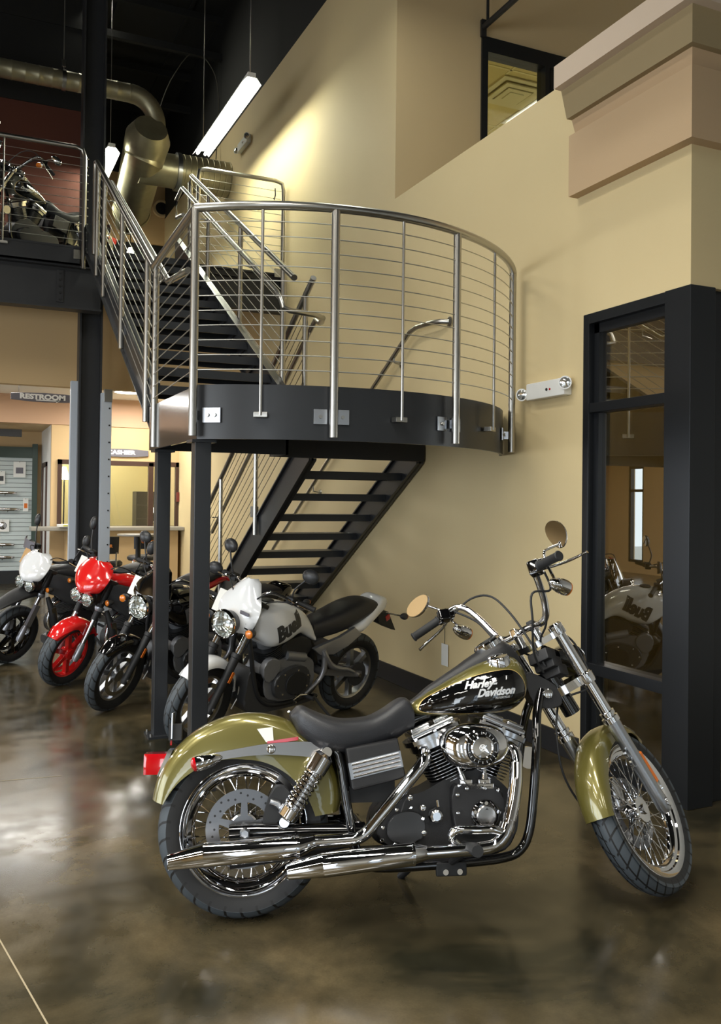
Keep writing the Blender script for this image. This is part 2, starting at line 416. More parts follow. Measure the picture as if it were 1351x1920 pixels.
for i, (a, z) in enumerate(((0.30, 0.0), (0.22, -0.022), (0.145, -0.03))):
    q = B()
    for sx, sy, lx, ly in ((a-0.03, 0, 0.06, 2*a), (-(a-0.03), 0, 0.06, 2*a), (0, a-0.03, 2*a-0.12, 0.06), (0, -(a-0.03), 2*a-0.12, 0.06)):
        q.box((sx, sy, z-0.008), (lx, ly, 0.014))
    obj('frame' if i == 0 else 'vane', q, mat('diffuser_white', (196, 188, 140), 0.5) if i == 0 else bpy.data.materials['diffuser_white'], d)
obj('core_plate', B().box((0, 0, -0.045), (0.17, 0.17, 0.02), None, 0.005), bpy.data.materials['diffuser_white'], d)
for x, y, lb in ((5.945, 8.02, 'bright ceiling light beside the square vent in the upper office'), (6.75, 8.02, 'bright ceiling light right of the dark mullion in the upper office window')):
    t = thing('office_light', lb, 'ceiling light', (x, y, 5.99), 0, 'office ceiling lights')
    obj('housing', B().box((0, 0, -0.006), (0.62, 1.22, 0.012)), M['white_paint'], t)
    obj('diffuser', B().box((0, 0, -0.016), (0.54, 1.12, 0.01)), M['panel_glow'], t)
# upper office window
wf = B(); Yw = 7.02
wf.bx((4.365, Yw, 4.29), (4.43, Yw+0.14, 5.95)); wf.bx((4.43, Yw, 5.81), (7.6, Yw+0.14, 5.95)); wf.bx((5.08, Yw, 4.29), (5.13, Yw+0.14, 5.81)); wf.bx((5.15, Yw+0.02, 4.29), (5.20, Yw+0.14, 5.81))
wf.bx((6.4, Yw, 4.29), (6.5, Yw+0.14, 5.81)); wf.bx((4.43, Yw, 4.29), (7.6, Yw+0.14, 4.36))
o = struct('window_1', wf, M['frame_metal'], 'dark framed upper office window above the ledge')
obj('pane', B().bx((4.43, Yw+0.07, 4.36), (7.6, Yw+0.076, 5.81)), M['clear'], o)
# dark shade bar with hangers above the upper window
t = thing('shade_rail', 'black pipe rail with thin hangers above the upper office window', 'rail', (4.37, 7.0, 6.02))
obj('bar', B().tube([(0, 0, 0), (0, -3.4, 0)], 0.028, 12), M['black_flat'], t)
for x, y in ((0.0, -0.06), (0.0, -0.62), (0.0, -2.2)): obj('hanger', B().tube([(x, y, 0), (x, y, 2.4)], 0.014, 8), M['black_flat'], t)
obj('end_bracket', B().box((0, 0.012, -0.01), (0.05, 0.03, 0.16)), M['black_flat'], t)
# stucco cornice wrapping the corner, profile (offset from wall, z) swept along the wall and round the corner
def sweep(prof, name, m, label):
    b = B(); rings = []
    for k in range(3):
        r = []
        for d_, z in prof:
            if k == 0: r.append((WX-d_, 4.472, z))
            elif k == 1: r.append((WX-d_, 3.523-d_, z))
            else: r.append((6.2, 3.523-d_, z))
        rings.append(r)
    b.loft(rings)
    return struct(name, b, m, label, 20)
sweep([(-0.02, 3.502), (0.07, 3.502), (0.07, 3.882), (-0.02, 3.882)], 'trim_3', M['trim_peach'], 'peach stucco band of the cornice')
sweep([(-0.02, 3.882), (0.012, 3.882), (0.05, 3.985), (-0.02, 3.985)], 'trim_4', M['trim_peach'], 'slim cove of the cornice')
sweep([(-0.02, 3.985), (0.088, 3.985), (0.132, 4.152), (-0.02, 4.152)], 'trim_5', M['trim_olive'], 'sloped olive block of the cornice')
sweep([(-0.02, 4.152), (0.188, 4.152), (0.188, 4.292), (-0.02, 4.292)], 'trim_6', M['trim_pink'], 'pale top fascia of the cornice')
# tall shop window at the end of the wall
Y0, Y1 = 3.70, 4.39
fb = B()
fb.bx((WX-0.012, Y1-0.055, 0), (WX+0.09, Y1, 2.753), 0.004)                  # left stile
fb.bx((WX-0.012, Y0, 2.69), (WX+0.09, Y1-0.055, 2.753), 0.004)
fb.bx((WX-0.006, Y0, 2.147), (WX+0.09, Y1-0.05, 2.205), 0.003)
fb.bx((WX-0.006, Y0, 0.565), (WX+0.09, Y1-0.05, 0.632), 0.003)
fb.bx((WX-0.006, Y0, 0.0), (WX+0.09, Y1-0.05, 0.10), 0.003)
fb.bx((WX+0.03, Y1-0.10, 0), (WX+0.08, Y1-0.05, 2.70)); fb.bx((WX+0.03, Y0, 2.635), (WX+0.08, Y1-0.05, 2.70))
o = struct('window_2', fb, M['frame_metal'], 'tall dark framed shop window at the right')
obj('pane', B().bx((WX+0.058, Y0, 0.05), (WX+0.066, Y1-0.06, 2.72)), M['glass'], o)
pb = B(); pb.bx((WX-0.012, 3.510, 0), (WX+0.165, 3.70, 2.756), 0.004)
struct('trim_7', pb, M['frame_metal'], 'dark metal corner post at the right edge')
struct('trim_8', B().bx((WX+0.165, 3.56, 0), (WX+0.276, 3.70, 2.756), 0.003), M['frame_metal'])
o = struct('window_3', B().bx((WX+0.276, 3.58, 0.0), (6.2, 3.68, 0.10)).bx((WX+0.276, 3.58, 2.62), (6.2, 3.68, 2.756)), M['frame_metal'])
obj('pane', B().bx((WX+0.276, 3.625, 0.10), (6.2, 3.632, 2.62)), M['clear'], o)
# small room behind that window
struct('wall_shop', B().bx((WX+0.2, 6.6, 0), (6.2, 6.75, 4.19)), M['wall'])
struct('wall_shop_side', B().bx((6.2, 3.5, 0), (6.35, 6.75, 4.29)), M['wall_far'])
t = thing('display_stand', 'lime and plum display box behind the glass at the right edge', 'display', (4.86, 4.62, 0), 0.3)
obj('plinth', B().box((0, 0, 0.10), (0.5, 0.5, 0.20), None, 0.01), M['black_flat'], t)
obj('lower_box', B().box((0, 0, 0.36), (0.42, 0.42, 0.32), None, 0.01), M['plum'], t)
obj('upper_box', B().box((-0.02, 0, 0.62), (0.34, 0.34, 0.20), None, 0.01), M['lime'], t)
# the rest of the hall: left wall with shop windows, front behind the camera, ceiling
lb_ = B(); wins = [(-3.4, -1.6), (-1.2, 0.8), (1.2, 3.2), (3.6, 5.6), (6.6, 7.5), (9.0, 9.7), (11.4, 12.0), (13.55, 14.05), (15.62, 16.12)]
prev = -6.6
for a, b in wins:
    lb_.bx((-7.2, prev, 0), (-7.0, a, 9.0)); lb_.bx((-7.2, a, 3.3 if a < 6 else 2.45), (-7.0, b, 9.0)); lb_.bx((-7.2, a, 0), (-7.0, b, 0.25)); prev = b
lb_.bx((-7.2, prev, 0), (-7.0, 17.6, 9.0))
struct('wall_left', lb_, M['wall_far'])
for i, (a, b) in enumerate(wins):
    h = 3.3 if a < 6 else 2.45
    q = B(); q.bx((-7.12, a, 0.25), (-7.02, a+0.06, h)); q.bx((-7.12, b-0.06, 0.25), (-7.02, b, h)); q.bx((-7.12, a, h-0.06), (-7.02, b, h)); q.bx((-7.12, a, 0.25), (-7.02, b, 0.31)); q.bx((-7.12, a, 1.86), (-7.02, b, 1.92)); 
    struct('window_%d' % (i+4), q, M['frame_metal'])
fb2 = B(); q = B(); px_ = -7.2
for x0, x1 in ((-5.0, -3.6), (-1.9, -1.2), (0.3, 1.0), (2.5, 3.2), (4.6, 5.3)):  # unseen slim windows, shaped to put white streaks in the chrome
    fb2.bx((px_, -6.6, 0), (x0, -6.5, 9.0)); fb2.bx((x0, -6.6, 2.6), (x1, -6.5, 9.0)); fb2.bx((x0, -6.6, 0), (x1, -6.5, 0.3)); px_ = x1
    for x in (x0, x1-0.06): q.bx((x, -6.58, 0.3), (x+0.06, -6.48, 2.6))
    q.bx((x0, -6.58, 1.5), (x1, -6.48, 1.56)); q.bx((x0, -6.58, 2.54), (x1, -6.48, 2.6)); q.bx((x0, -6.58, 0.3), (x1, -6.48, 0.36))
fb2.bx((px_, -6.6, 0), (7.75, -6.5, 9.0))
struct('wall_back', fb2, M['hall_grey'])
struct('window_13', q, M['frame_metal'])
struct('wall_side', B().bx((6.2, -6.6, 0), (6.35, 3.5, 9.0)), M['hall_grey'])
struct('ceiling', B().bx((-7.2, -6.6, 8.9), (7.75, 17.8, 9.05)), M['black_ceil'], 'black painted roof deck')
jb = B()
for y in (-5, -3, -1, 1, 3, 5, 7, 9, 11, 13, 15):
    jb.bx((-7, y-0.04, 8.2), (7.5, y+0.04, 8.3)); jb.bx((-7, y-0.04, 8.75), (7.5, y+0.04, 8.85))
for x in range(-14, 8): jb.bx((x*0.5*2-0.02, -6, 8.86), (x*0.5*2+0.02, 17, 8.9))
struct('trim_9', jb, M['black_ceil'], 'black roof joists')
# garden outside the left windows
def shrub(name, x, y, h, r, label):
    t = thing(name, label, 'tree', (x, y, 0))
    obj('trunk', B().tube([(0, 0, 0), (0, 0, h*0.6)], 0.06, 8), M['dark_brown'], t)
    q = B()
    for k in range(420):
        a, e_, rr = random.random()*2*pi, random.random()*pi, r*(0.6+0.4*random.random())
        c = V((rr*sin(e_)*cos(a), rr*sin(e_)*sin(a), h*0.68+rr*1.15*cos(e_)))
        n = V((random.uniform(-1, 1), random.uniform(-1, 1), random.uniform(-1, 1))).normalized(); u = n.orthogonal().normalized()*0.10; v = n.cross(u)
        q.poly([c-u, c+v*0.6, c+u, c-v*0.6])
    obj('foliage', q, M['leaf'], t, 5)
shrub('garden_tree', -10.4, 15.9, 2.6, 0.9, 'green garden tree outside the shop window, mirrored in the tall glass')
struct('floor_outside', B().bx((-22, -8, -0.14), (-7.2, 26, -0.02)), mat('pale_paving', (188, 186, 178), 0.8))

# mezzanine, low ceiling and rear shop
struct('floor_mezzanine', B().bx((-7.0, 9.98, 4.19), (3.486, 17.6, 4.28)), M['black_flat'])
struct('ceiling_low', B().bx((-7.0, 10.95, 3.27), (3.486, 17.6, 3.34)), M['white_paint'])
struct('wall_bulkhead', B().bx((-7.0, 10.85, 2.885), (3.486, 10.98, 4.1)), M['wall_far'], 'tan bulkhead under the mezzanine')
struct('wall_mezzanine', B().bx((-7.0, 13.0, 4.28), (1.6, 13.12, 7.05)), M['red_wall'], 'dark red wall behind the upper motorcycle')
struct('wall_mezzanine_top', B().bx((-7.0, 12.98, 7.05), (1.6, 13.14, 9.0)), M['black_ceil'])
struct('wall_far', B().bx((-7.0, 17.5, 0), (3.486, 17.65, 3.34)).bx((1.6, 17.0, 6.42), (3.486, 17.2, 7.72)), M['wall_far'])
fbk = B(); fbk.bx((-7.0, 17.2, 3.34), (3.486, 17.4, 9.0)); fbk.bx((1.6, 16.98, 7.72), (3.486, 17.2, 9.0)); fbk.bx((1.6, 16.98, 4.28), (3.486, 17.2, 6.42))
struct('wall_far_upper', fbk, M['black_ceil'])
# cashier wall with its window and the alcove beside it
cw = B()
def wallcut(b, y0, y1, x0, x1, z0, z1, cx0, cx1, cz0, cz1):
    b.bx((x0, y0, z0), (cx0, y1, z1)); b.bx((cx1, y0, z0), (x1, y1, z1)); b.bx((cx0, y0, cz1), (cx1, y1, z1)); b.bx((cx0, y0, z0), (cx1, y1, cz0))
wallcut(cw, 15.5, 15.62, 1.36, 3.486, 0, 2.80, 1.49, 3.53-0.06, 1.09, 2.20)
struct('wall_cashier', cw, M['wall_far'], 'tan cashier wall with a wide window')
struct('wall_cashier_band', B().bx((-7.0, 15.48, 2.80), (3.486, 15.62, 3.27)), M['band_peach'], 'peach painted band over the cashier wall')
struct('ceiling_alcove', B().bx((-7.0, 15.62, 2.80), (1.36, 17.5, 2.86)), M['wall_far'])
struct('wall_alcove', B().bx((1.36, 15.62, 0), (1.46, 17.5, 2.8)), M['white_paint'])
struct('door_1', B().bx((1.335, 16.2, 0), (1.36, 16.28, 2.2)).bx((1.335, 16.95, 0), (1.36, 17.03, 2.2)).bx((1.335, 16.2, 2.12), (1.36, 17.03, 2.2)), M['dark_brown'])
q = B(); q.bx((1.46, 15.46, 1.06), (1.53, 15.56, 2.22)); q.bx((3.43, 15.46, 1.06), (3.48, 15.56, 2.22)); q.bx((1.46, 15.46, 2.14), (3.48, 15.56, 2.22)); q.bx((2.96, 15.46, 1.06), (3.04, 15.56, 2.2)); q.bx((1.46, 15.46, 1.06), (3.48, 15.56, 1.11))
o = struct('window_14', q, M['dark_brown'], 'dark framed cashier window')
obj('pane', B().bx((1.5, 15.5, 1.09), (3.45, 15.506, 2.2)), M['clear'], o)
struct('wall_cash_office', B().bx((1.46, 17.42, 0), (3.486, 17.5, 3.0)), M['ochre'], 'pale yellow wall inside the cashier office')
t = thing('wall_cabinet', 'dark cabinet inside the cashier window behind the right mullion', 'cabinet', (3.2, 16.4, 0))
obj('body', B().bx((-0.28, 0, 0.6), (0.27, 0.4, 1.71), 0.008), M['black_flat'], t)
for i in range(4): obj('shelf', B().bx((-0.26, -0.02, 0.7+i*0.25), (0.25, 0.0, 0.72+i*0.25)), M['graphite'], t)
for i in range(3): obj('handle', B().tube([(0.03, -0.03, 0.82+i*0.25), (0.03, -0.03, 0.92+i*0.25)], 0.008, 8), M['chrome'], t)
t = thing('floor_lamp', 'small bright lamp inside the left end of the cashier window', 'lamp', (1.64, 16.2, 1.7))
obj('shade', B().lathe([(0.03, 0.22), (0.10, 0.0), (0.095, 0.0), (0.028, 0.215)], (0, 0, 0.2), (0, 0, 1), 20, closed=True), M['panel_glow'], t)
obj('stem', B().tube([(0, 0, -1.68), (0, 0, 0.25)], 0.012, 10), M['black_flat'], t)
obj('base', B().lathe([(0, -1.68), (0.10, -1.69), (0.12, -1.7), (0, -1.7)], (0, 0, 0), (0, 0, 1), 24), M['black_flat'], t)
t = thing('cashier_counter', 'long grey laminate cashier counter on a tan front', 'counter', (2.3, 15.2, 0))
obj('worktop', B().bx((-1.27, -0.22, 1.045), (1.18, 0.26, 1.105), 0.008), M['counter'], t)
obj('front_panel', B().bx((-0.72, -0.02, 0.0), (1.12, 0.26, 1.045)), M['wall_far'], t)
t = thing('counter_binder', 'flat white and yellow folder lying on the counter end', 'folder', (1.62, 15.06, 1.107), 0.1)
obj('cover', B().box((0, 0, 0.022), (0.36, 0.22, 0.044), None, 0.004), M['paper'], t)
obj('spine_band', B().box((0.02, -0.111, 0.022), (0.28, 0.004, 0.018)), M['lime'], t)
tag(obj('fire_alarm_box', B().bx((3.44, 15.40, 1.53), (3.485, 15.47, 1.70), 0.006), mat('maroon_plastic', (110, 46, 38), 0.5)), 'small maroon wall box right of the cashier window', 'wall box')
# signs
def blade_sign(name, label, x0, x1, y, z0, z1, txt, size, tx, line=None):
    t = thing(name, label, 'sign', ((x0+x1)/2, y, z0)); wdt = (x1-x0)/2; h = z1-z0
    pts = [(-wdt, 0.022), (-wdt*0.55, 0.006), (0, 0), (wdt*0.55, 0.006), (wdt, 0.022), (wdt, h-0.022), (wdt*0.55, h-0.006), (0, h), (-wdt*0.55, h-0.006), (-wdt, h-0.022)]
    obj('panel', B().prism(pts, (0, 0, 0), (1, 0, 0), (0, 0, 1), 0, 0.03, 0.004), M['sign_grey'], t)
    sign_text('lettering', txt, size, (tx-(x0+x1)/2, -0.0305, h*0.53), (1, 0, 0), (0, 0, 1), M['white_paint'], t, 0.0048, 0, 1.25, 0.001)
    if line: obj('arrow_line', B().bx((line[0]-(x0+x1)/2, -0.034, h*0.14), (line[1]-(x0+x1)/2, -0.031, h*0.14+0.014)).prism([(0, -0.028), (0.045, 0), (0, 0.028)], (line[1]-(x0+x1)/2-0.03, -0.031, h*0.14+0.007), (1, 0, 0), (0, 0, 1), 0, 0.003), M['white_paint'], t)
    return t
t = blade_sign('restroom_sign', 'grey hanging sign reading RESTROOM above the parked bikes', 0.61, 1.52, 13.2, 2.925, 3.055, 'RESTROOM', 0.094, 1.03, (0.94, 1.24))
for x in (-0.35, 0.35): obj('hanger', B().tube([(x, -0.015, 0.125), (x, -0.015, 0.345)], 0.004, 6), M['black_flat'], t)
blade_sign('cashier_sign', 'grey wall sign reading CASHIER over the cashier window', 2.06, 2.95, 15.498, 2.29, 2.43, 'CASHIER', 0.095, 2.49)
t = thing('ceiling_dome', 'round white ceiling fitting behind the stringer under the mezzanine', 'ceiling light', (2.28, 13.5, 3.27))
obj('ring', B().lathe([(0.30, 0), (0.30, -0.05), (0.22, -0.10), (0.22, -0.06), (0.26, -0.02), (0.26, 0)], (0, 0, 0), (0, 0, 1), 40, closed=True), M['white_paint'], t)
obj('lens', B().lathe([(0.22, -0.06), (0.12, -0.10), (0.0, -0.115)], (0, 0, 0), (0, 0, 1), 32), M['panel_glow'], t)
# slatwall display in the alcove with its goods
t = thing('slatwall_display', 'pale slatwall with dark green frame in the far left alcove', 'display wall', (0.2, 17.35, 0))
sb = B()
for i in range(26): sb.bx((-1.1, -0.02, 0.24+i*0.08), (1.0, 0.03, 0.24+i*0.08+0.072))
obj('slats', sb, M['slat'], t)
obj('backing', B().bx((-1.1, 0.03, 0.2), (1.0, 0.06, 2.35)), M['sign_grey'], t)
obj('header', B().bx((-1.1, -0.05, 2.30), (1.0, 0.05, 2.50)), M['green_trim'], t)
obj('end_post', B().bx((0.99, -0.07, 0.0), (1.08, 0.06, 2.56)), M['green_trim'], t)
obj('kickboard', B().bx((-1.1, -0.05, 0.0), (1.0, 0.05, 0.22)), M['black_flat'], t)
for i, (x, z, w_, h_, lb, ins) in enumerate(((0.97, 2.085, 0.21, 0.29, 'white hanging card with a grey window, top right of the slatwall', 'sign_grey'), (1.085, 1.44, 0.09, 0.24, 'narrow white card hanging beside the slatwall post', 'amber_flat'), (0.70, 1.06, 0.22, 0.22, 'square white pack with a round window low on the slatwall', 'chrome_soft'), (0.665, 1.93, 0.12, 0.24, 'white blister pack cut by the left edge of the view', 'graphite'))):
    t = thing('hanging_pack', lb, 'package', (x, 17.295, z), 0, 'packs on the slatwall')
    obj('card', B().bx((-w_/2, -0.02, -h_/2), (w_/2, 0.0, h_/2), 0.002), M['paper'], t)
    if i == 2: obj('window', B().lathe([(0.07, 0), (0.05, -0.015), (0, -0.02)], (0, -0.02, 0), (0, 1, 0), 24), M[ins], t)
    else: obj('window', B().bx((-w_*0.3, -0.026, -h_*0.25), (w_*0.3, -0.02, h_*0.12)), M[ins], t)
    obj('hook', B().tube([(0, 0.01, h_/2-0.01), (0, -0.05, h_/2-0.01)], 0.006, 6), M['black_flat'], t)
for z, x1, lb in ((1.655, 0.93, 'chrome exhaust pipe on the top bracket of the slatwall'), (1.355, 0.98, 'chrome exhaust pipe on the second bracket of the slatwall'), (0.715, 0.90, 'chrome exhaust pipe on the third bracket of the slatwall'), (0.487, 0.90, 'chrome exhaust pipe on the lowest bracket of the slatwall')):
    t = thing('exhaust_pipe', lb, 'exhaust pipe', (x1, 17.24, z), 0, 'exhaust pipes on the slatwall')
    obj('muffler', B().lathe([(0.0, 0), (0.02, 0), (0.032, -0.06), (0.036, -0.3), (0.03, -0.55), (0.018, -0.6)], (0, 0, 0), (1, 0, 0), 20), M['chrome'], t)
    obj('header_tube', B().tube([(-0.6, 0, 0), (-0.9, 0, 0.01)], 0.018, 12), M['chrome'], t)
    obj('bracket', B().tube([(-0.2, 0.085, -0.02), (-0.2, 0.0, -0.045), (-0.2, -0.04, -0.03)], 0.006, 6), M['black_flat'], t)
tag(obj('ceiling_track', B().bx((0.3, 15.9, 2.6), (0.92, 16.0, 2.72)), M['black_flat']), 'short black track box hung under the alcove soffit', 'track light')

# steel column with a galvanised standard
t = thing('steel_column', 'tall dark steel column behind the white front bike, rising past the mezzanine', 'column', (1.27, 10.35, 0))
obj('web', B().bx((-0.075, -0.02, 0.02), (0.135, 0.02, 8.7)), M['beam_black'], t)
obj('flange', B().bx((-0.093, -0.11, 0.02), (-0.073, 0.11, 8.7)), M['beam_black'], t)
obj('flange', B().bx((0.135, -0.11, 0.02), (0.155, 0.11, 8.7)), M['beam_black'], t)
obj('base_plate', B().bx((-0.093, -0.14, 0.0), (0.155, 0.14, 0.02)), M['beam_black'], t)
t = thing('column_casing', 'pale grey metal strip standing left of the dark column', 'column casing', (1.165, 10.4, 0))
obj('strip', B().bx((-0.06, -0.05, 0), (0.045, 0.05, 2.9), 0.004), M['col_grey'], t)
t = thing('slotted_standard', 'pale grey slotted standard fixed right of the dark column', 'shelf standard', (1.466, 10.18, 0))
obj('strip', B().bx((-0.06, -0.04, 0), (0.055, 0.04, 2.76), 0.004), M['col_grey'], t)
for k in range(12): obj('screw', B().cyl((0.03, -0.042, 0.5+k*0.19), (0.03, -0.05, 0.5+k*0.19), 0.009, None, 10), M['black_flat'], t)
obj('top_clip', B().bx((-0.03, -0.06, 2.66), (0.06, 0.0, 2.80), 0.005), M['stainless'], t)

# mezzanine edge steel and guard rail
t = thing('mezzanine_beam', 'black steel edge beam of the mezzanine at the left', 'beam', (0, 9.9, 4.05))
obj('rim_channel', B().bx((-7.0, -0.05, 0.03), (1.12, -0.03, 0.215)).bx((-7.0, -0.05, 0.03), (1.12, 0.05, 0.045)).bx((-7.0, -0.055, 0.205), (1.12, 0.08, 0.228)), M['beam_black'], t)
obj('main_beam', B().bx((-7.0, 0.08, -0.42), (1.36, 0.10, 0.03)).bx((-7.0, 0.0, -0.435), (1.36, 0.18, -0.415)).bx((-7.0, 0.0, 0.015), (1.36, 0.18, 0.03)), M['beam_black'], t)
obj('splice_plate', B().bx((0.90, 0.065, -0.36), (0.97, 0.08, -0.02)), M['beam_black'], t)
for k in range(5): obj('bolt', B().cyl((0.935, 0.064, -0.33+k*0.07), (0.935, 0.05, -0.33+k*0.07), 0.012, None, 8), M['black_flat'], t)
t = thing('stair_head_beam', 'black channel beam carrying the stair head against the wall', 'beam', (2.42, 10.02, 3.82))
obj('web', B().bx((-1.06, 0.0, 0.0), (1.06, 0.02, 0.46)), M['beam_black'], t)
obj('flange', B().bx((-1.06, -0.06, 0.44), (1.06, 0.10, 0.46)), M['beam_black'], t)
obj('flange', B().bx((-1.06, -0.06, 0.0), (1.06, 0.10, 0.02)), M['beam_black'], t)
RT, RP, RC = 0.024, 0.021, 0.0032                                   # rail, post and cable radii
def clip_plate(name, b, c, n, t_, w_=0.10, h_=0.075):
    pass
t = thing('mezzanine_guard_rail', 'stainless cable guard rail along the mezzanine edge by the upper motorcycle', 'railing', (0, 9.83, 4.24), 0, 'cable railings')
obj('top_rail', B().tube([(-5.0, 0, 1.095), (1.06, 0, 1.095), (1.13, 0, 1.075), (1.155, 0, 1.0), (1.155, 0, -0.2)], RT, 14), M['stainless'], t)
obj('mid_post', B().tube([(0.35, 0, 1.09), (0.35, 0, 0.0)], 0.009, 10), M['stainless'], t)
obj('mid_post', B().tube([(-1.2, 0, 1.09), (-1.2, 0, -0.2)], 0.021, 10), M['stainless'], t)
for k in range(11): obj('cable', B().tube([(-5.0, 0, 0.985-k*0.088), (1.155, 0, 0.985-k*0.088)], RC, 6), M['cable'], t)
for x in (1.09, 1.225): obj('fixing_plate', B().box((x, 0.012, -0.05), (0.07, 0.012, 0.10), None, 0.003), M['stainless'], t)
obj('foot_clip', B().box((0.35, 0.0, -0.015), (0.10, 0.03, 0.03), None, 0.004), M['stainless'], t)
for k in range(12): obj('cable_nut', B().ell((1.185, 0, 0.985-k*0.088), (0.012, 0.009, 0.009), 8, 6), M['stainless'], t)

# ------------------------------------------------------------------ staircase
CX, CY, RF, RR = 2.088, 6.007, 1.5655, 1.6255                      # landing arc centre, fascia radius, rail radius
def arc(r, a): return (CX+r*cos(radians(a)), CY+r*sin(radians(a)))
ZB, ZT = 1.922, 2.218
XL, XR = 1.163, 3.470
aL = -180+math.degrees(math.acos((CX-XL)/RF)); aR = -math.degrees(math.acos((XR-CX)/RF))
arcp = [arc(RF, aL+(aR-aL)*i/48) for i in range(49)]
land = thing('stair_landing', 'curved black steel landing carried on two square posts', 'stair landing', (1.9, 5.5, 0))
def loc(p, t): return (p[0]-t.location.x, p[1]-t.location.y, p[2]-t.location.z)
def pl(b, pts, z0, z1, t): b.prism([(x-t.location.x, y-t.location.y) for x, y in pts], (0, 0, 0), (1, 0, 0), (0, 1, 0), z0-t.location.z, z1-t.location.z)
deck = arcp+[(XR, 6.43), (2.16, 6.43), (2.16, 6.08), (XL, 6.08)]
b = B(); inner = [arc(RF-0.03, aL+(aR-aL)*i/48) for i in range(49)]
pl(b, [(XL+0.02, arcp[0][1]+0.05)]+inner[1:-1]+[(XR-0.01, 5.32), (XR-0.01, 6.43), (2.16, 6.43), (2.16, 6.08), (XL+0.02, 6.08)], 2.18, 2.20, land)
obj('deck_plate', b, M['black_flat'], land)
b = B(); strip = arcp; back = [arc(RF-0.02, aL+(aR-aL)*i/48) for i in range(49)][::-1]
pl(b, strip+back, ZB, ZT, land)
obj('curved_fascia', b, M['black_paint'], land, 40)
b = B(); pl(b, [(XL, arcp[0][1]+0.006), (XL+0.02, arcp[0][1]+0.006), (XL+0.02, 6.08), (XL, 6.08)], ZB, ZT, land)
obj('side_fascia', b, mat('semi_gloss_black_steel', (46, 47, 50), 0.14, 0.3), land)
b = B()
for q in (((XL+0.02, 6.06), (2.16, 6.06), (2.16, 6.08), (XL+0.02, 6.08)), ((2.14, 6.41), (XR, 6.41), (XR, 6.43), (2.14, 6.43)), ((2.14, 6.06), (2.16, 6.06), (2.16, 6.43), (2.14, 6.43))): pl(b, q, ZB, 2.18, land)
obj('rear_channel', b, M['black_flat'], land)
b = B()
for x in (1.75, 2.3, 2.85): pl(b, ((x-0.02, 4.75), (x+0.02, 4.75), (x+0.02, 6.05), (x-0.02, 6.05)), 2.08, 2.18, land)
pl(b, ((1.21, 5.4), (3.45, 5.4), (3.45, 5.44), (1.21, 5.44)), 2.06, 2.18, land)
obj('joist', b, M['black_flat'], land)
for x, y in ((1.210, 4.826), (1.238, 5.985)):
    b = B(); b.box((x-1.9, y-5.5, 0.96), (0.092, 0.092, 1.90), None, 0.006)
    p = obj('post', b, M['black_paint'], land)
    obj('foot_plate', B().box((x-1.9, y-5.5, 0.008), (0.17, 0.17, 0.016)), M['black_paint'], p)
    obj('cap_plate', B().box((x-1.9, y-5.5, 1.914), (0.135, 0.135, 0.016)), M['black_paint'], p)
    for sx in (-1, 1):
        for sy in (-1, 1): obj('anchor_bolt', B().cyl((x-1.9+sx*0.066, y-5.5+sy*0.066, 0.016), (x-1.9+sx*0.066, y-5.5+sy*0.066, 0.034), 0.008, None, 8), M['stainless'], p)

def stringer(name, x0, x1, y0, z0, y1, z1, h, t, m, end0=None, end1=None):
    o = t.location
    pts = [(y0, z0), (y1, z1), (y1, z1+h), (y0, z0+h)]
    b = B(); b.prism([(y-o.y, z-o.z) for y, z in pts], (x0-o.x, 0, 0), (0, 1, 0), (0, 0, 1), 0, x1-x0)
    # thin flanges along both edges
    for dz in (0.0, h-0.016):
        q = [(y0, z0+dz), (y1, z1+dz), (y1, z1+dz+0.016), (y0, z0+dz+0.016)]
        b.prism([(y-o.y, z-o.z) for y, z in q], (x0-0.025-o.x, 0, 0), (0, 1, 0), (0, 0, 1), 0, x1-x0+0.05)
    return obj(name, b, m, t)
# upper flight: rises away from the viewer along the left side
us = thing('upper_stair_flight', 'black steel stair flight rising from the landing to the mezzanine', 'staircase', (1.68, 8.0, 2.2))
stringer('stringer', 1.195, 1.210, 6.09, 2.055, 9.86, 4.21, 0.33, us, M['black_paint'])
stringer('stringer', 2.14, 2.155, 6.09, 2.055, 9.86, 4.21, 0.33, us, M['black_paint'])
def tread(x0, x1, y0, y1, z, t, m):
    o = t.location; b = B()
    b.bx((x0-o.x, y0-o.y, z-0.012-o.z), (x1-o.x, y1-o.y, z-o.z))
    b.bx((x0-o.x, y0-o.y, z-0.062-o.z), (x1-o.x, y0+0.012-o.y, z-0.012-o.z))
    b.bx((x0-o.x, y1-0.012-o.y, z-0.062-o.z), (x1-o.x, y1-o.y, z-0.012-o.z))
    tr = obj('tread', b, m, t)
    return tr
tread_m = mat('dark_tread_plate', (52, 54, 57), 0.45, 0.3)
for k in range(1, 12):
    y = 6.10+(k-1)*0.312; z = 2.2+k*0.1733
    tr = tread(1.212, 2.138, y, y+0.30, z, us, tread_m); o = us.location
    for x in (1.225, 2.125):
        q = B(); q.prism([(y+0.02-o.y, z-0.05-o.z), (y+0.28-o.y, z-0.05-o.z), (y+0.28-o.y, z-0.11-o.z)], (x-0.006-o.x, 0, 0), (0, 1, 0), (0, 0, 1), 0, 0.012)
        obj('gusset', q, M['black_paint'], tr)
# lower flight: falls away from the viewer along the wall
ls = thing('lower_stair_flight', 'black steel stair flight falling along the tan wall behind the white bike', 'staircase', (2.97, 8.2, 0))
stringer('stringer', 2.485, 2.50, 6.43, 1.905, 9.66, 0.018, 0.32, ls, M['black_paint'])
stringer('stringer', 3.43, 3.445, 6.43, 1.905, 9.66, 0.018, 0.32, ls, M['black_paint'])
for k in range(1, 12):
    z = 2.2-0.1833*k; y = 6.42+(k-1)*0.315
    tread(2.502, 3.428, y, y+0.30, z, ls, tread_m)
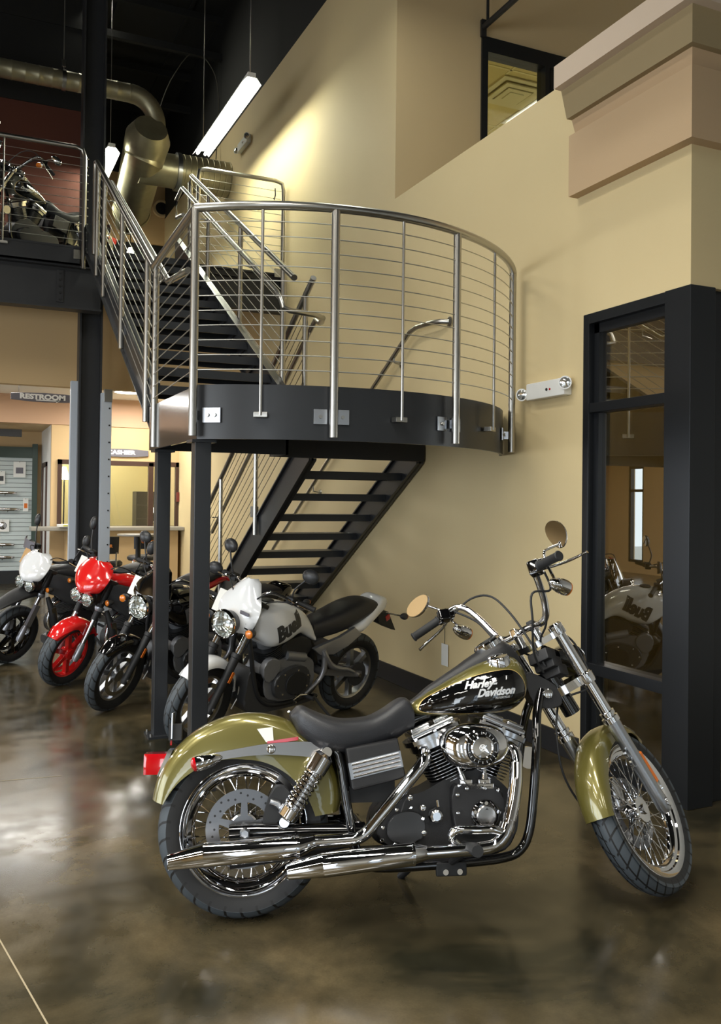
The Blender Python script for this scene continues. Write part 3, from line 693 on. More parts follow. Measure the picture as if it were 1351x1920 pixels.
# ------------------------------------------------------------------ railings
lr = thing('landing_railing', 'stainless cable railing curving round the stair landing', 'railing', (CX, CY, ZT), 0, 'cable railings')
def A(r, a, z): x, y = arc(r, a); return (x-CX, y-CY, z-ZT)
ZR = 3.163
posts = [-126.2, -99.3, -70.7, -36.6]; mids = [-113.2, -85.0, -55.4]
rail = [(1.140-CX, 5.87-CY, 3.13-ZT), A(RR, -126.2, ZR)]+[A(RR, -126.2+(126.2-36.6)*i/40, ZR+0.015*sin(pi*i/40)) for i in range(1, 41)]
obj('top_rail', B().tube(rail[:2], RT, 16), M['stainless'], lr)
obj('top_rail', B().tube(rail[1:]+[A(RR, -36.4, ZR-0.03)], RT, 16), M['stainless'], lr)
for i, a in enumerate(posts):
    p = obj('post', B().tube([A(RR, a, 1.935), A(RR, a, ZR)], 0.0235, 16), M['stainless'], lr)
    tang = V((-sin(radians(a)), cos(radians(a)), 0)); rad = V((cos(radians(a)), sin(radians(a)), 0))
    for sd in ((-1, 1) if 0 < i < 3 else ((1,) if i == 0 else (-1,))):
        c = V(A(RF+0.006, a, 2.05))+tang*sd*(0.062 if 0 < i < 3 else 0.085)
        Rm = Matrix((tang, rad, V((0, 0, 1)))).transposed()
        wd = 0.075 if 0 < i < 3 else 0.105
        f = obj('fixing_plate', B().box(c, (wd, 0.010, 0.082), Rm, 0.002), M['alu'], p)
        for dx in ((0,) if 0 < i < 3 else (-0.02, 0.02)):
            c2 = c+tang*dx+rad*0.004
            obj('bolt', B().cyl(c2, c2+rad*0.012, 0.011, 0.010, 8), M['white_plastic'] if False else M['stainless'], f)
    c = V(A(RF+0.03, a, 2.05)); obj('stand_off', B().box(c, (0.02, 0.055, 0.05), Matrix((tang, rad, V((0, 0, 1)))).transposed()), M['alu'], p)
for a in mids:
    p = obj('mid_rod', B().tube([A(RR, a, 2.045), A(RR, a, ZR)], 0.0085, 10), M['stainless'], lr)
    tang = V((-sin(radians(a)), cos(radians(a)), 0)); rad = V((cos(radians(a)), sin(radians(a)), 0))
    obj('foot_clip', B().box(V(A(RF+0.035, a, 2.05))+tang*0.0, (0.075, 0.05, 0.028), Matrix((tang, rad, V((0, 0, 1)))).transposed(), 0.003), M['stainless'], p)
for k in range(11):
    z = 3.085-0.0795*k
    pts = [A(RR, -126.2+(126.2-36.6)*i/36, z) for i in range(37)]
    obj('cable', B().tube(pts, RC, 6), M['cable'], lr)
    obj('cable', B().tube([(1.145-CX, 5.87-CY, z-0.035-ZT), pts[0]], RC, 6), M['cable'], lr)
# left railing of the upper flight
ul = thing('upper_flight_railing', 'stainless cable railing down the left side of the upper stair flight', 'railing', (1.165, 7.4, 3.0), 0, 'cable railings')
def U(x, y, z): return (x-1.165, y-7.4, z-3.0)
rz = lambda y: 3.115+(y-5.89)*0.5795
obj('top_rail', B().tube([U(1.15, 5.88, rz(5.88)), U(1.165, 8.95, rz(8.95)), U(1.165, 9.03, rz(8.95)+0.02), U(1.165, 9.06, rz(8.95)-0.06), U(1.165, 9.05, 4.0)], RT, 16), M['stainless'], ul)
for y, zb in ((5.89, 1.935), (6.19, 2.125), (7.29, 2.80), (8.32, 3.43), (8.80, 3.73)):
    p = obj('post', B().tube([U(1.158, y, zb), U(1.158, y, rz(y))], 0.0225, 14), M['stainless'], ul)
    obj('fixing_plate', B().bx(U(1.18, y-0.02, zb+0.11), U(1.194, y+0.07, zb+0.19), 0.002), M['alu'], p)
for k in range(11):
    dz = 0.085+0.088*k
    obj('cable', B().tube([U(1.16, 5.89, rz(5.89)-dz), U(1.165, 9.05, rz(9.05)-dz)], RC, 6), M['cable'], ul)
h1 = thing('inner_handrail', 'stainless handrail inside the left railing ending in a bent elbow', 'handrail', (1.30, 7.4, 3.0), 0)
obj('rail', B().tube([(0, 1.5, rz(8.9)-0.17-3.0), (0, -1.22, rz(6.18)-0.17-3.0), (0.03, -1.62, rz(6.18)-0.19-3.0), (0.035, -1.66, rz(6.18)-0.19-3.0)], 0.0235, 14), M['stainless'], h1)
for y in (6.45, 7.6, 8.6): obj('bracket', B().tube([(0, y-7.4, rz(y)-0.19-3.0), (0, y-7.4, rz(y)-0.27-3.0), (-0.12, y-7.4, rz(y)-0.29-3.0)], 0.007, 8), M['stainless'], h1)
# right railing of the upper flight
ur = thing('upper_flight_inner_railing', 'stainless cable railing on the right side of the upper flight, beside the wall gap', 'railing', (2.21, 7.8, 3.2), 0, 'cable railings')
def W(x, y, z): return (x-2.21, y-7.8, z-3.2)
rw = lambda y: 3.275+(y-6.2)*0.5585
obj('top_rail', B().tube([W(2.21, 6.12, rw(6.12)), W(2.21, 9.42, rw(9.42)), W(2.21, 9.46, rw(9.42)-0.06), W(2.21, 9.45, 4.25)], RT, 14), M['stainless'], ur)
for y, zb in ((6.36, 2.21), (7.52, 3.05), (8.66, 3.68)):
    p = obj('post', B().tube([W(2.21, y, zb), W(2.21, y, rw(y))], 0.021, 14), M['stainless'], ur)
    obj('fixing_plate', B().bx(W(2.156, y-0.04, zb+0.02), W(2.19, y+0.04, zb+0.09), 0.002), M['alu'], p)
for k in range(10):
    dz = 0.10+0.093*k
    obj('cable', B().tube([W(2.21, 6.36, rw(6.36)-dz), W(2.21, 9.45, rw(9.45)-dz)], RC, 6), M['cable'], ur)
h2 = thing('wraparound_handrail', 'stainless handrail that loops round between the upper and the lower flight', 'handrail', (2.2, 7.0, 3.0))
def K(x, y, z): return (x-2.2, y-7.0, z-3.0)
obj('rail', B().tube([K(2.06, 9.12, 4.545), K(2.06, 9.42, 4.60), K(2.06, 9.46, 4.80), K(2.06, 9.18, 4.845), K(2.06, 6.08, 3.105), K(2.06, 5.98, 3.03), K(2.065, 5.94, 2.96), K(2.12, 5.95, 2.945), K(2.33, 6.02, 2.95), K(2.44, 6.12, 2.955), K(2.50, 6.30, 2.96), K(2.57, 6.52, 3.0), K(2.58, 6.62, 3.05), K(2.58, 6.80, 2.955), K(2.58, 9.75, 1.22)], 0.0205, 14), M['stainless'], h2)
for p in ((2.06, 7.0, 3.60), (2.06, 8.4, 4.38)): obj('bracket', B().tube([K(p[0], p[1], p[2]), K(p[0], p[1], p[2]-0.08), K(2.2, p[1], p[2]-0.1)], 0.006, 8), M['stainless'], h2)
for y in (6.75, 8.05, 9.3):
    z = 2.955-(y-6.8)*0.588; obj('bracket', B().tube([K(2.58, y, z), K(2.56, y, z-0.09), K(2.46, y, z-0.09)], 0.006, 8), M['stainless'], h2)
# railing of the lower flight
lo = thing('lower_flight_railing', 'stainless cable railing on the left side of the lower stair flight', 'railing', (2.455, 8.0, 2.0), 0, 'cable railings')
def Lw(x, y, z): return (x-2.455, y-8.0, z-2.0)
rl = lambda y: 3.30-(y-6.38)*0.579
obj('top_rail', B().tube([Lw(2.455, 6.36, rl(6.36)), Lw(2.455, 9.62, rl(9.62)), Lw(2.455, 9.66, rl(9.62)-0.06), Lw(2.455, 9.66, 0.25)], RT, 14), M['stainless'], lo)
for y, zb in ((6.53, 2.21), (7.77, 1.27), (8.95, 0.60)):
    p = obj('post', B().tube([Lw(2.455, y, zb), Lw(2.455, y, rl(y))], 0.021, 14), M['stainless'], lo)
    if y > 7: obj('fixing_plate', B().bx(Lw(2.44, y-0.01, zb+0.16), Lw(2.484, y+0.10, zb+0.26), 0.002), M['alu'], p)
for k in range(10):
    dz = 0.10+0.093*k
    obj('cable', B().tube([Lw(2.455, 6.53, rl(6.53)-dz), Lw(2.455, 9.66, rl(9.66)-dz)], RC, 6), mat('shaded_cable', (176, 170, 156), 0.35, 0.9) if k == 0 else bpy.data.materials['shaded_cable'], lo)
# guard rail at the stair head
sh = thing('stair_head_railing', 'stainless cable guard rail across the stair head beside the tan wall', 'railing', (2.95, 9.96, 4.28), 0, 'cable railings')
obj('top_rail', B().tube([(-0.53, 0, -0.05), (-0.53, 0, 1.0), (-0.515, 0, 1.075), (-0.44, 0, 1.10), (0.40, 0, 1.10), (0.48, 0, 1.075), (0.495, 0, 1.0), (0.495, 0, -0.19)], RT, 14), M['stainless'], sh)
for k in range(10): obj('cable', B().tube([(-0.53, 0, 0.98-0.093*k), (0.495, 0, 0.98-0.093*k)], RC, 6), M['cable'], sh)
obj('latch', B().tube([(0.385, -0.02, 1.0), (0.385, -0.03, 0.92), (0.37, -0.03, 0.86), (0.36, -0.03, 0.88)], 0.008, 8), M['graphite'], sh)
obj('fixing_plate', B().box((0.43, -0.02, 0.0), (0.08, 0.012, 0.10), None, 0.002), M['alu'], sh)
# wall handrail of the lower flight
wh = thing('wall_handrail', 'stainless handrail fixed to the tan wall above the lower flight', 'handrail', (3.40, 7.6, 2.4))
def H_(x, y, z): return (x-3.40, y-7.6, z-2.4)
obj('rail', B().tube([H_(3.476, 6.04, 3.01), H_(3.43, 6.08, 3.015), H_(3.40, 6.16, 3.02), H_(3.40, 6.44, 3.03), H_(3.40, 6.56, 3.01), H_(3.40, 6.68, 2.95), H_(3.40, 7.265, 2.628), H_(3.40, 10.05, 1.0)], 0.0205, 14), M['stainless'], wh)
obj('wall_flange', B().lathe([(0, 0), (0.042, 0), (0.042, 0.008), (0.02, 0.012), (0, 0.012)], H_(3.484, 6.04, 3.01), (-1, 0, 0), 24), M['stainless'], wh)
for y in (6.86, 8.75): 
    z = 2.628-(y-7.265)*0.585
    bq = obj('bracket', B().tube([H_(3.40, y, z), H_(3.405, y, z-0.07), H_(3.48, y, z-0.085)], 0.008, 8), M['stainless'], wh)
    obj('rosette', B().cyl(H_(3.47, y, z-0.085), H_(3.485, y, z-0.085), 0.03, 0.034, 20), M['stainless'], bq)

# ------------------------------------------------------------------ emergency lights, strip lamps, ducts
def emergency(label, y, z, s=1.0):
    t = thing('emergency_light', label, 'emergency light', (WX, y, z), 0, 'emergency lights')
    obj('case', B().bx((-0.062*s, -0.205*s, -0.055*s), (0.0, 0.205*s, 0.055*s), 0.008), M['white_plastic'], t)
    obj('indicator', B().cyl((-0.062*s, -0.06*s, -0.005*s), (-0.066*s, -0.06*s, -0.005*s), 0.007*s, None, 10), M['red_lens'], t)
    obj('test_button', B().cyl((-0.062*s, -0.025*s, -0.004*s), (-0.066*s, -0.025*s, -0.004*s), 0.010*s, None, 10), M['black_flat'], t)
    for yy, dx, dy in ((0.255*s, -0.06, 0.0), (-0.205*s, -0.075, -0.012)):
        ax = V((-1, -0.55 if yy > 0 else -0.9, -0.1)).normalized()
        c = V((-0.05*s, yy, -0.01*s if yy > 0 else 0.02*s))
        hd = obj('lamp_head', B().lathe([(0.0, -0.03*s), (0.028*s, -0.03*s), (0.042*s, 0.012*s), (0.042*s, 0.02*s), (0.034*s, 0.02*s)], c, ax, 24), M['white_plastic'], t)
        obj('lens', B().lathe([(0.035*s, 0.016*s), (0.02*s, 0.021*s), (0.0, 0.023*s)], c, ax, 20), M['lamp_glass'], hd)
        obj('swivel', B().tube([c-ax*0.02*s, (-0.03*s, 0.19*s if yy > 0 else -0.19*s, c.z*0.5)], 0.014*s, 10), M['white_plastic'], hd)
    return t
emergency('white twin-head emergency light low on the wall left of the tall dark window', 4.715, 2.33)
emergency('white twin-head emergency light high on the wall above the stair head', 11.65, 6.46, 1.05)

def strip_lamp(label, x, y0, y1, z, cables):
    t = thing('strip_light', label, 'ceiling light', (x, (y0+y1)/2, z), 0, 'fluorescent strip lights'); h = (y1-y0)/2
    obj('reflector', B().prism([(-0.11, -0.02), (-0.055, 0.05), (0.055, 0.05), (0.11, -0.02), (0.106, -0.022), (0.05, 0.044), (-0.05, 0.044), (-0.106, -0.022)], (0, h, 0), (1, 0, 0), (0, 0, 1), 0, 2*h), M['white_paint'], t)
    obj('ballast_box', B().bx((-0.045, -h, 0.045), (0.045, h, 0.10), 0.004), M['white_paint'], t)
    for xx in (-0.05, 0.05): obj('tube', B().cyl((xx, -h+0.03, -0.005), (xx, h-0.03, -0.005), 0.019, None, 12), M['tube_glow'], t)
    for yy in cables: obj('cable', B().tube([(0, yy, 0.10), (0, yy, 8.9-z)], 0.006, 6), M['cable'], t)
    return t
strip_lamp('bright fluorescent strip light hanging beside the tan wall', 2.80, 9.18, 11.42, 6.12, (-1.05, 1.0))
strip_lamp('short bright strip light seen over the left stair railing, beyond the column', 1.78, 12.2, 14.5, 6.27, (-1.0, 1.0))
# loop of loose wire on the dark deck
tag(obj('loose_wire', B().tube([(2.55, 13, 7.25), (2.72, 13, 7.75), (3.05, 13, 8.25), (3.35, 13, 8.05), (3.45, 13, 7.6), (3.42, 13, 6.7)], 0.008, 6, sub=4), mat('grey_flex', (74, 70, 60), 0.6)), 'thin grey wire looping against the black deck above the strip light', 'wire')
dt = thing('air_duct', 'galvanised spiral air duct with elbow, cone and large branch under the black roof', 'air duct', (2.2, 12.0, 6.4))
def Q(x, y, z): return (x-2.2, y-12.0, z-6.4)
def spiral(p0, p1, r, pitch=0.11):
    p0, p1 = V(p0), V(p1); d = p1-p0; n = max(2, int(d.length/pitch)); pts = []; rs = []
    for i in range(n):
        for f, k in ((0.0, 1.0), (0.82, 1.0), (0.86, 1.025), (0.96, 1.025)): pts.append(p0+d*((i+f)/n)); rs.append(r*k)
    pts.append(p1); rs.append(r)
    return B().tube(pts, rs, 28)
obj('small_run', spiral(Q(-6, 12, 7.01), Q(1.98, 12, 7.0), 0.118, 0.16), M['galv'], dt)
obj('elbow', B().tube([Q(1.98, 12, 7.0)]+[Q(1.98+0.36*sin(a), 12+0.04*(1-cos(a)), 6.64+0.36*cos(a)) for a in [pi/2*i/8 for i in range(1, 9)]]+[Q(2.33, 12.04, 6.58)], 0.122, 28), M['galv'], dt)
obj('small_drop', spiral(Q(2.34, 12.04, 6.64), Q(2.27, 12.1, 6.44), 0.115, 0.07), M['galv'], dt)
obj('collar', B().lathe([(0.118, -0.02), (0.145, 0.0), (0.145, 0.03), (0.118, 0.04)], Q(2.29, 12.08, 6.42), (-0.25, 0.2, -1), 28), M['galv'], dt)
obj('cone', B().lathe([(0.12, 0.0), (0.27, 0.30), (0.27, 0.33), (0.25, 0.33)], Q(2.285, 12.09, 6.50), (-0.30, 0.45, -1), 32), M['galv'], dt)
obj('trunk', B().tube([Q(2.23, 11.84, 6.52), Q(2.22, 12.0, 6.44), Q(2.22, 12.2, 6.36), Q(2.40, 14.3, 6.16)], [0.22, 0.30, 0.29, 0.28], 32), M['galv'], dt)
obj('trunk_reducer', B().lathe([(0.285, 0), (0.30, 0.02), (0.30, 0.06), (0.23, 0.14), (0.22, 0.5)], Q(2.40, 14.25, 6.165), (0.08, 1, -0.1), 32), M['galv'], dt)
obj('branch', B().tube([Q(2.2, 12.55, 6.25), Q(2.74, 12.55, 6.25)], 0.235, 32), M['galv'], dt)
obj('branch_flex', spiral(Q(2.74, 12.55, 6.25), Q(3.484, 12.55, 6.25), 0.25, 0.075), M['galv'], dt)
obj('branch_band', B().lathe([(0.24, -0.03), (0.265, -0.03), (0.265, 0.03), (0.24, 0.03)], Q(2.74, 12.55, 6.25), (1, 0, 0), 32), M['alu'], dt)
for x in (1.13, -1.4):
    hb = obj('hanger_band', B().lathe([(0.122, -0.025), (0.13, -0.025), (0.13, 0.025), (0.122, 0.025)], Q(x, 12, 7.0), (1, 0, 0), 28), M['stainless'], dt)
    obj('hanger_rod', B().tube([Q(x, 12, 7.12), Q(x, 12, 8.88)], 0.008, 6), M['cable'], hb)
    obj('turnbuckle', B().box(Q(x, 12, 7.22), (0.05, 0.03, 0.09), None, 0.004), M['stainless'], hb)
t = thing('wall_speaker', 'round dark speaker on the far tan wall above the stairs', 'speaker', (3.5-0.08, 17.0, 7.14))
obj('ring', B().lathe([(0.12, 0), (0.17, 0), (0.16, 0.05), (0.12, 0.05)], (0, 0, 0), (0, -1, 0), 28, closed=True), M['wall_dk'], t)
obj('grille', B().lathe([(0.125, 0.03), (0, 0.045)], (0, 0, 0), (0, -1, 0), 28), M['black_flat'], t)
t = thing('shade_lamp', 'small glowing cone lamp far off above the stair treads', 'lamp', (2.78, 16.6, 6.05))
obj('shade', B().lathe([(0.03, 0.16), (0.12, -0.08), (0.115, -0.08), (0.028, 0.155)], (0, 0, 0), (0, 0, 1), 20, closed=True), M['panel_glow'], t)
obj('stem', B().tube([(0, 0, 0.15), (0, 0, 2.86)], 0.008, 6), M['black_flat'], t)

# price tag hanging on the wall
t = thing('wall_tag', 'small clear tag hanging low on the tan wall behind the fuel tank', 'tag', (WX-0.012, 6.05, 0.48))
obj('card', B().bx((-0.003, -0.05, -0.17), (0.0, 0.05, 0.0)), M['paper'], t)
obj('string', B().tube([(-0.002, 0, 0), (-0.002, 0, 0.28)], 0.0025, 6), M['black_flat'], t)

# ------------------------------------------------------------------ bar table and stools by the cashier
t = thing('bar_table', 'round grey bar table by the cashier counter, behind the stair post', 'table', (2.17, 12.0, 0))
obj('table_top', B().lathe([(0, 1.085), (0.25, 1.085), (0.272, 1.09), (0.272, 1.108), (0.265, 1.112), (0, 1.112)], (0, 0, 0), (0, 0, 1), 40), M['counter'], t)
obj('pedestal', B().tube([(0.0, 0, 0.03), (0.0, 0, 1.085)], 0.035, 16), M['black_flat'], t)
obj('base', B().lathe([(0, 0.05), (0.05, 0.05), (0.24, 0.012), (0.25, 0.0), (0, 0)], (0, 0, 0), (0, 0, 1), 32), M['black_flat'], t)
def stool(label, x, y, rz_, logo):
    t = thing('bar_stool', label, 'bar stool', (x, y, 0), rz_, 'black bar stools')
    obj('seat', B().lathe([(0, 0.71), (0.18, 0.71), (0.20, 0.73), (0.20, 0.76), (0.17, 0.785), (0, 0.79)], (0, 0, 0), (0, 0, 1), 28), M['leather'], t)
    pts = [(0.2*sin(a), 0.2*cos(a)) for a in [radians(-48+12*i) for i in range(9)]]
    b = B(); b.loft([[(px, py, 0.88), (px*1.1, py*1.1, 0.88), (px*1.14, py*1.14, 1.10), (px*1.04, py*1.04, 1.10)] for px, py in pts])
    bk = obj('backrest', b, M['leather'], t)
    sign_text('back_lettering', logo, 0.05, (0, 0.232, 0.98), (-1, 0, 0), (0, 0, 1), mat('orange_print', (224, 130, 40), 0.5) if 'orange_print' not in bpy.data.materials else bpy.data.materials['orange_print'], bk, 0.003, 0.1, 1.0, 0.002)
    for sx in (-1, 1): obj('back_support', B().tube([(sx*0.13, 0.14, 0.72), (sx*0.135, 0.165, 0.90)], 0.012, 8), M['chrome'], t)
    for k in range(4):
        a = pi/4+k*pi/2; obj('leg', B().tube([(0.12*cos(a), 0.12*sin(a), 0.72), (0.23*cos(a), 0.23*sin(a), 0.0)], 0.013, 10), M['chrome'], t)
    obj('foot_ring', B().tube([(0.2*cos(2*pi*i/24), 0.2*sin(2*pi*i/24), 0.25) for i in range(24)], 0.009, 8, closed=True), M['chrome'], t)
    return t
stool('black bar stool with lettered back right beside the column standard', 1.72, 11.72, 2.9, 'MOTOR')
stool('black bar stool standing behind the round bar table', 2.35, 12.72, 3.3, 'CYCLES')

# ------------------------------------------------------------------ motorcycles
TW = lambda p: V((p[0], -p[1], p[2]))                              # (forward, right, up) -> local axes
def BW(): return B(TW)
def bike_root(name, label, O, psi, lean, s=1.0, z=0.0):
    t = thing(name, label, 'motorcycle', (O[0], O[1], z))
    t.matrix_world = Matrix.Translation((O[0], O[1], z)) @ Matrix.Rotation(psi, 4, 'Z') @ Matrix.Rotation(-lean, 4, 'X') @ Matrix.Scale(s, 4)
    return t
def steer_mat(WB, trail, rake, delta, drop=0.0):
    A = Matrix.Translation((WB+trail, 0, 0)); d = V((-sin(rake), 0, cos(rake)))
    return Matrix.Translation((0, 0, -drop)) @ A @ Matrix.Rotation(delta, 4, d) @ A.inverted()
def lerp_tab(tab, x):
    if x <= tab[0][0]: return tab[0][1]
    for (x0, y0), (x1, y1) in zip(tab, tab[1:]):
        if x <= x1: return y0+(y1-y0)*(x-x0)/(x1-x0)
    return tab[-1][1]
def sloft(tab_top, tab_bot, tab_w, x0, x1, n=24, m=22, ex=2.4, exb=None, shift=0.5):
    """body lofted along the bike: super-elliptic sections between a top and a bottom line"""
    b = BW(); R = []
    for i in range(n+1):
        a = x0+(x1-x0)*(0.5-0.5*cos(pi*i/n))
        zt, zb, hw = lerp_tab(tab_top, a), lerp_tab(tab_bot, a), lerp_tab(tab_w, a)
        zc = zb+(zt-zb)*shift; r = []
        for k in range(m):
            t = 2*pi*k/m; c, s_ = cos(t), sin(t)
            e = ex if s_ > 0 else (exb or ex)
            r.append((a, hw*math.copysign(abs(c)**(2/e), c), zc+(zt-zc if s_ > 0 else zc-zb)*math.copysign(abs(s_)**(2/e), s_)))
        R.append(r)
    return b.loft(R)
def smooth_tab(tab, n=40):
    """resample a polyline table smoothly (Catmull-Rom in y)"""
    xs = [p[0] for p in tab]; out = []
    for i in range(n+1):
        x = xs[0]+(xs[-1]-xs[0])*i/n
        k = max(j for j in range(len(xs)-1) if xs[j] <= x+1e-9)
        y = lambda j: tab[max(0, min(len(tab)-1, j))][1]
        t = (x-xs[k])/(xs[k+1]-xs[k]); p0, p1, p2, p3 = y(k-1), y(k), y(k+1), y(k+2)
        out.append((x, 0.5*((2*p1)+(p2-p0)*t+(2*p0-5*p1+4*p2-p3)*t*t+(3*p1-p0-3*p2+p3)*t**3)))
    return out
def bvh_of(o):
    me = o.data
    return BVHTree.FromPolygons([v.co for v in me.vertices], [list(p.vertices) for p in me.polygons])
def drape(bm, o, u, v, side, tree, off, step=0.008):
    """lay flat geometry (x,y) of bm over a body: plane (o,u,v), cast along -side"""
    for ax, no in ((0, (1, 0, 0)), (1, (0, 1, 0))):
        lo = min(q.co[ax] for q in bm.verts); hi = max(q.co[ax] for q in bm.verts); c = lo+step
        while c < hi:
            pt = [0, 0, 0]; pt[ax] = c
            bmesh.ops.bisect_plane(bm, geom=bm.verts[:]+bm.edges[:]+bm.faces[:], plane_co=pt, plane_no=no); c += step
    o, u, v, side = V(o), V(u), V(v), V(side)
    for q in bm.verts:
        p = o+u*q.co.x+v*q.co.y; z = q.co.z
        h = tree.ray_cast(p+side*0.6, -side)
        q.co = (h[0] if h[0] is not None else p)+side*(off+z)
def patch(name, pts, tree, off, m, parent, side):
    b = B(); b.poly([(x, y, 0) for x, y in pts])
    bmesh.ops.triangulate(b.bm, faces=b.bm.faces[:])
    drape(b.bm, (0, 0, 0), (1, 0, 0), (0, 0, 1), side, tree, off)
    return obj(name, b, m, parent, 60)
def decal_text(name, txt, wh, ctr, ang, tree, m, parent, side, bold=0.0, shear=0.0, off=0.003, flip=False):
    b = B(); b.bm.free(); b.bm = text_bm(txt, 0.1, bold, shear, 0.0006)
    xs = [q.co.x for q in b.bm.verts]; ys = [q.co.y for q in b.bm.verts]; fx, fy = wh[0]/(max(xs)-min(xs)), wh[1]/(max(ys)-min(ys)); mx_, my_ = (max(xs)+min(xs))/2, (max(ys)+min(ys))/2
    for q in b.bm.verts: q.co.x = (q.co.x-mx_)*fx; q.co.y = (q.co.y-my_)*fy
    u = V((cos(ang), 0, sin(ang))) if not flip else V((-cos(ang), 0, -sin(ang)))
    v = V((-sin(ang), 0, cos(ang))) if not flip else V((-sin(ang), 0, cos(ang)))
    drape(b.bm, (ctr[0], 0, ctr[1]), u, v, side, tree, off, 0.03)
    return obj(name, b, m, parent, 60)
def outline(pts, n=8):
    """closed smooth outline through points"""
    o = []; m = len(pts)
    for i in range(m):
        p0, p1, p2, p3 = [V((*pts[(i+k) % m], 0)) for k in (-1, 0, 1, 2)]
        for k in range(n):
            t = k/n; q = 0.5*((2*p1)+(p2-p0)*t+(2*p0-5*p1+4*p2-p3)*t*t+(3*p1-p0-3*p2+p3)*t**3); o.append((q.x, q.y))
    return o

def tyre(R, rim, w, m, parent, name='tyre', mat_=None):
    hw = w/2
    half = [(rim-0.012, hw*0.62), (rim+0.004, hw*0.80), (rim+0.022, hw*0.96), ((R+rim)/2+0.012, hw*1.0), (R-0.034, hw*0.95), (R-0.018, hw*0.80), (R-0.006, hw*0.5), (R, hw*0.16)]
    prof = half+[(r, -h) for r, h in half[::-1]]
    o = obj(name, B().lathe(prof, (0, 0, 0), (0, 1, 0), 72, closed=True), m, parent, 40)
    if mat_ is not None: o.matrix_local = mat_
    return o
def spoke_wheel(parent, name, c, R, rim, w, tm, pre, hub_r, disc_side, disc_r, nsp=40):
    Mx = pre @ Matrix.Translation((c[0], 0, c[1])); hw = w/2
    half = [(rim-0.048, 0.0), (rim-0.047, hw*0.16), (rim-0.038, hw*0.30), (rim-0.034, hw*0.44), (rim-0.020, hw*0.52), (rim-0.016, hw*0.66), (rim-0.004, hw*0.72), (rim+0.006, hw*0.84), (rim+0.011, hw*0.82), (rim+0.008, hw*0.60)]
    prof = half+[(r, -h) for r, h in half[::-1][:-1]]
    wh = obj(name, B().lathe(prof, (0, 0, 0), (0, 1, 0), 72, closed=True), M['chrome'], parent, 30, Mx)
    tyre(R, rim, w, tm, wh)
    hb = [(0.0, -hw*0.78), (0.020, -hw*0.78), (0.022, -hw*0.55), (hub_r, -hw*0.5), (hub_r+0.004, -hw*0.4), (hub_r-0.010, -hw*0.34), (hub_r*0.62, -hw*0.2), (hub_r*0.62, hw*0.2), (hub_r-0.010, hw*0.34), (hub_r+0.004, hw*0.4), (hub_r, hw*0.5), (0.022, hw*0.55), (0.020, hw*0.78), (0.0, hw*0.78)]
    obj('hub', B().lathe(hb, (0, 0, 0), (0, 1, 0), 32), M['chrome'], wh, 30)
    sp = None
    for k in range(nsp):
        pair, j = divmod(k, 2); sd = 1 if pair % 2 else -1
        if k == 0:
            pass
        a0 = 2*pi*k/nsp; lag = (0.55 if j else -0.55)*(0.038/hub_r)*1.6
        p0 = V(((hub_r-0.004)*cos(a0+lag), sd*hw*0.37, (hub_r-0.004)*sin(a0+lag)))
        p1 = V(((rim-0.045)*cos(a0), sd*hw*0.06, (rim-0.045)*sin(a0)))
        q = B().tube([p0, p1], 0.0019, 6); q.cyl(p1, p1.lerp(p0, 0.09), 0.0034, None, 6)
        obj('spoke', q, M['chrome'], wh)
    if disc_r:
        y = disc_side*hw*0.62
        db = B().lathe([(disc_r*0.66, -0.003), (disc_r, -0.003), (disc_r, 0.003), (disc_r*0.66, 0.003)], (0, y, 0), (0, 1, 0), 48, closed=True); db.mi = 1
        q = B()
        for k in range(5):
            a = 2*pi*k/5; q.prism([(-0.016, hub_r*0.5), (0.016, hub_r*0.5), (0.011, disc_r*0.7), (-0.011, disc_r*0.7)], (0, y-0.003, 0), (cos(a), 0, -sin(a)), (sin(a), 0, cos(a)), -0.003, 0.003)
        q.lathe([(0.0, -0.003), (hub_r*0.9, -0.003), (hub_r*0.9, 0.003), (0, 0.003)], (0, y, 0), (0, 1, 0), 24)
        obj('disc_carrier', q, M['disc_steel'], wh, 20)
        for k in range(30):
            a = 2*pi*k/30; r = disc_r*(0.77+0.13*(k % 3)/2)
            for s_ in (-1, 1): db.cyl((r*cos(a), y+s_*0.003, r*sin(a)), (r*cos(a), y+s_*0.0036, r*sin(a)), 0.0045, None, 8)
        obj('brake_disc', db, [M['disc_steel'], M['black_flat']], wh, 20)
    return wh
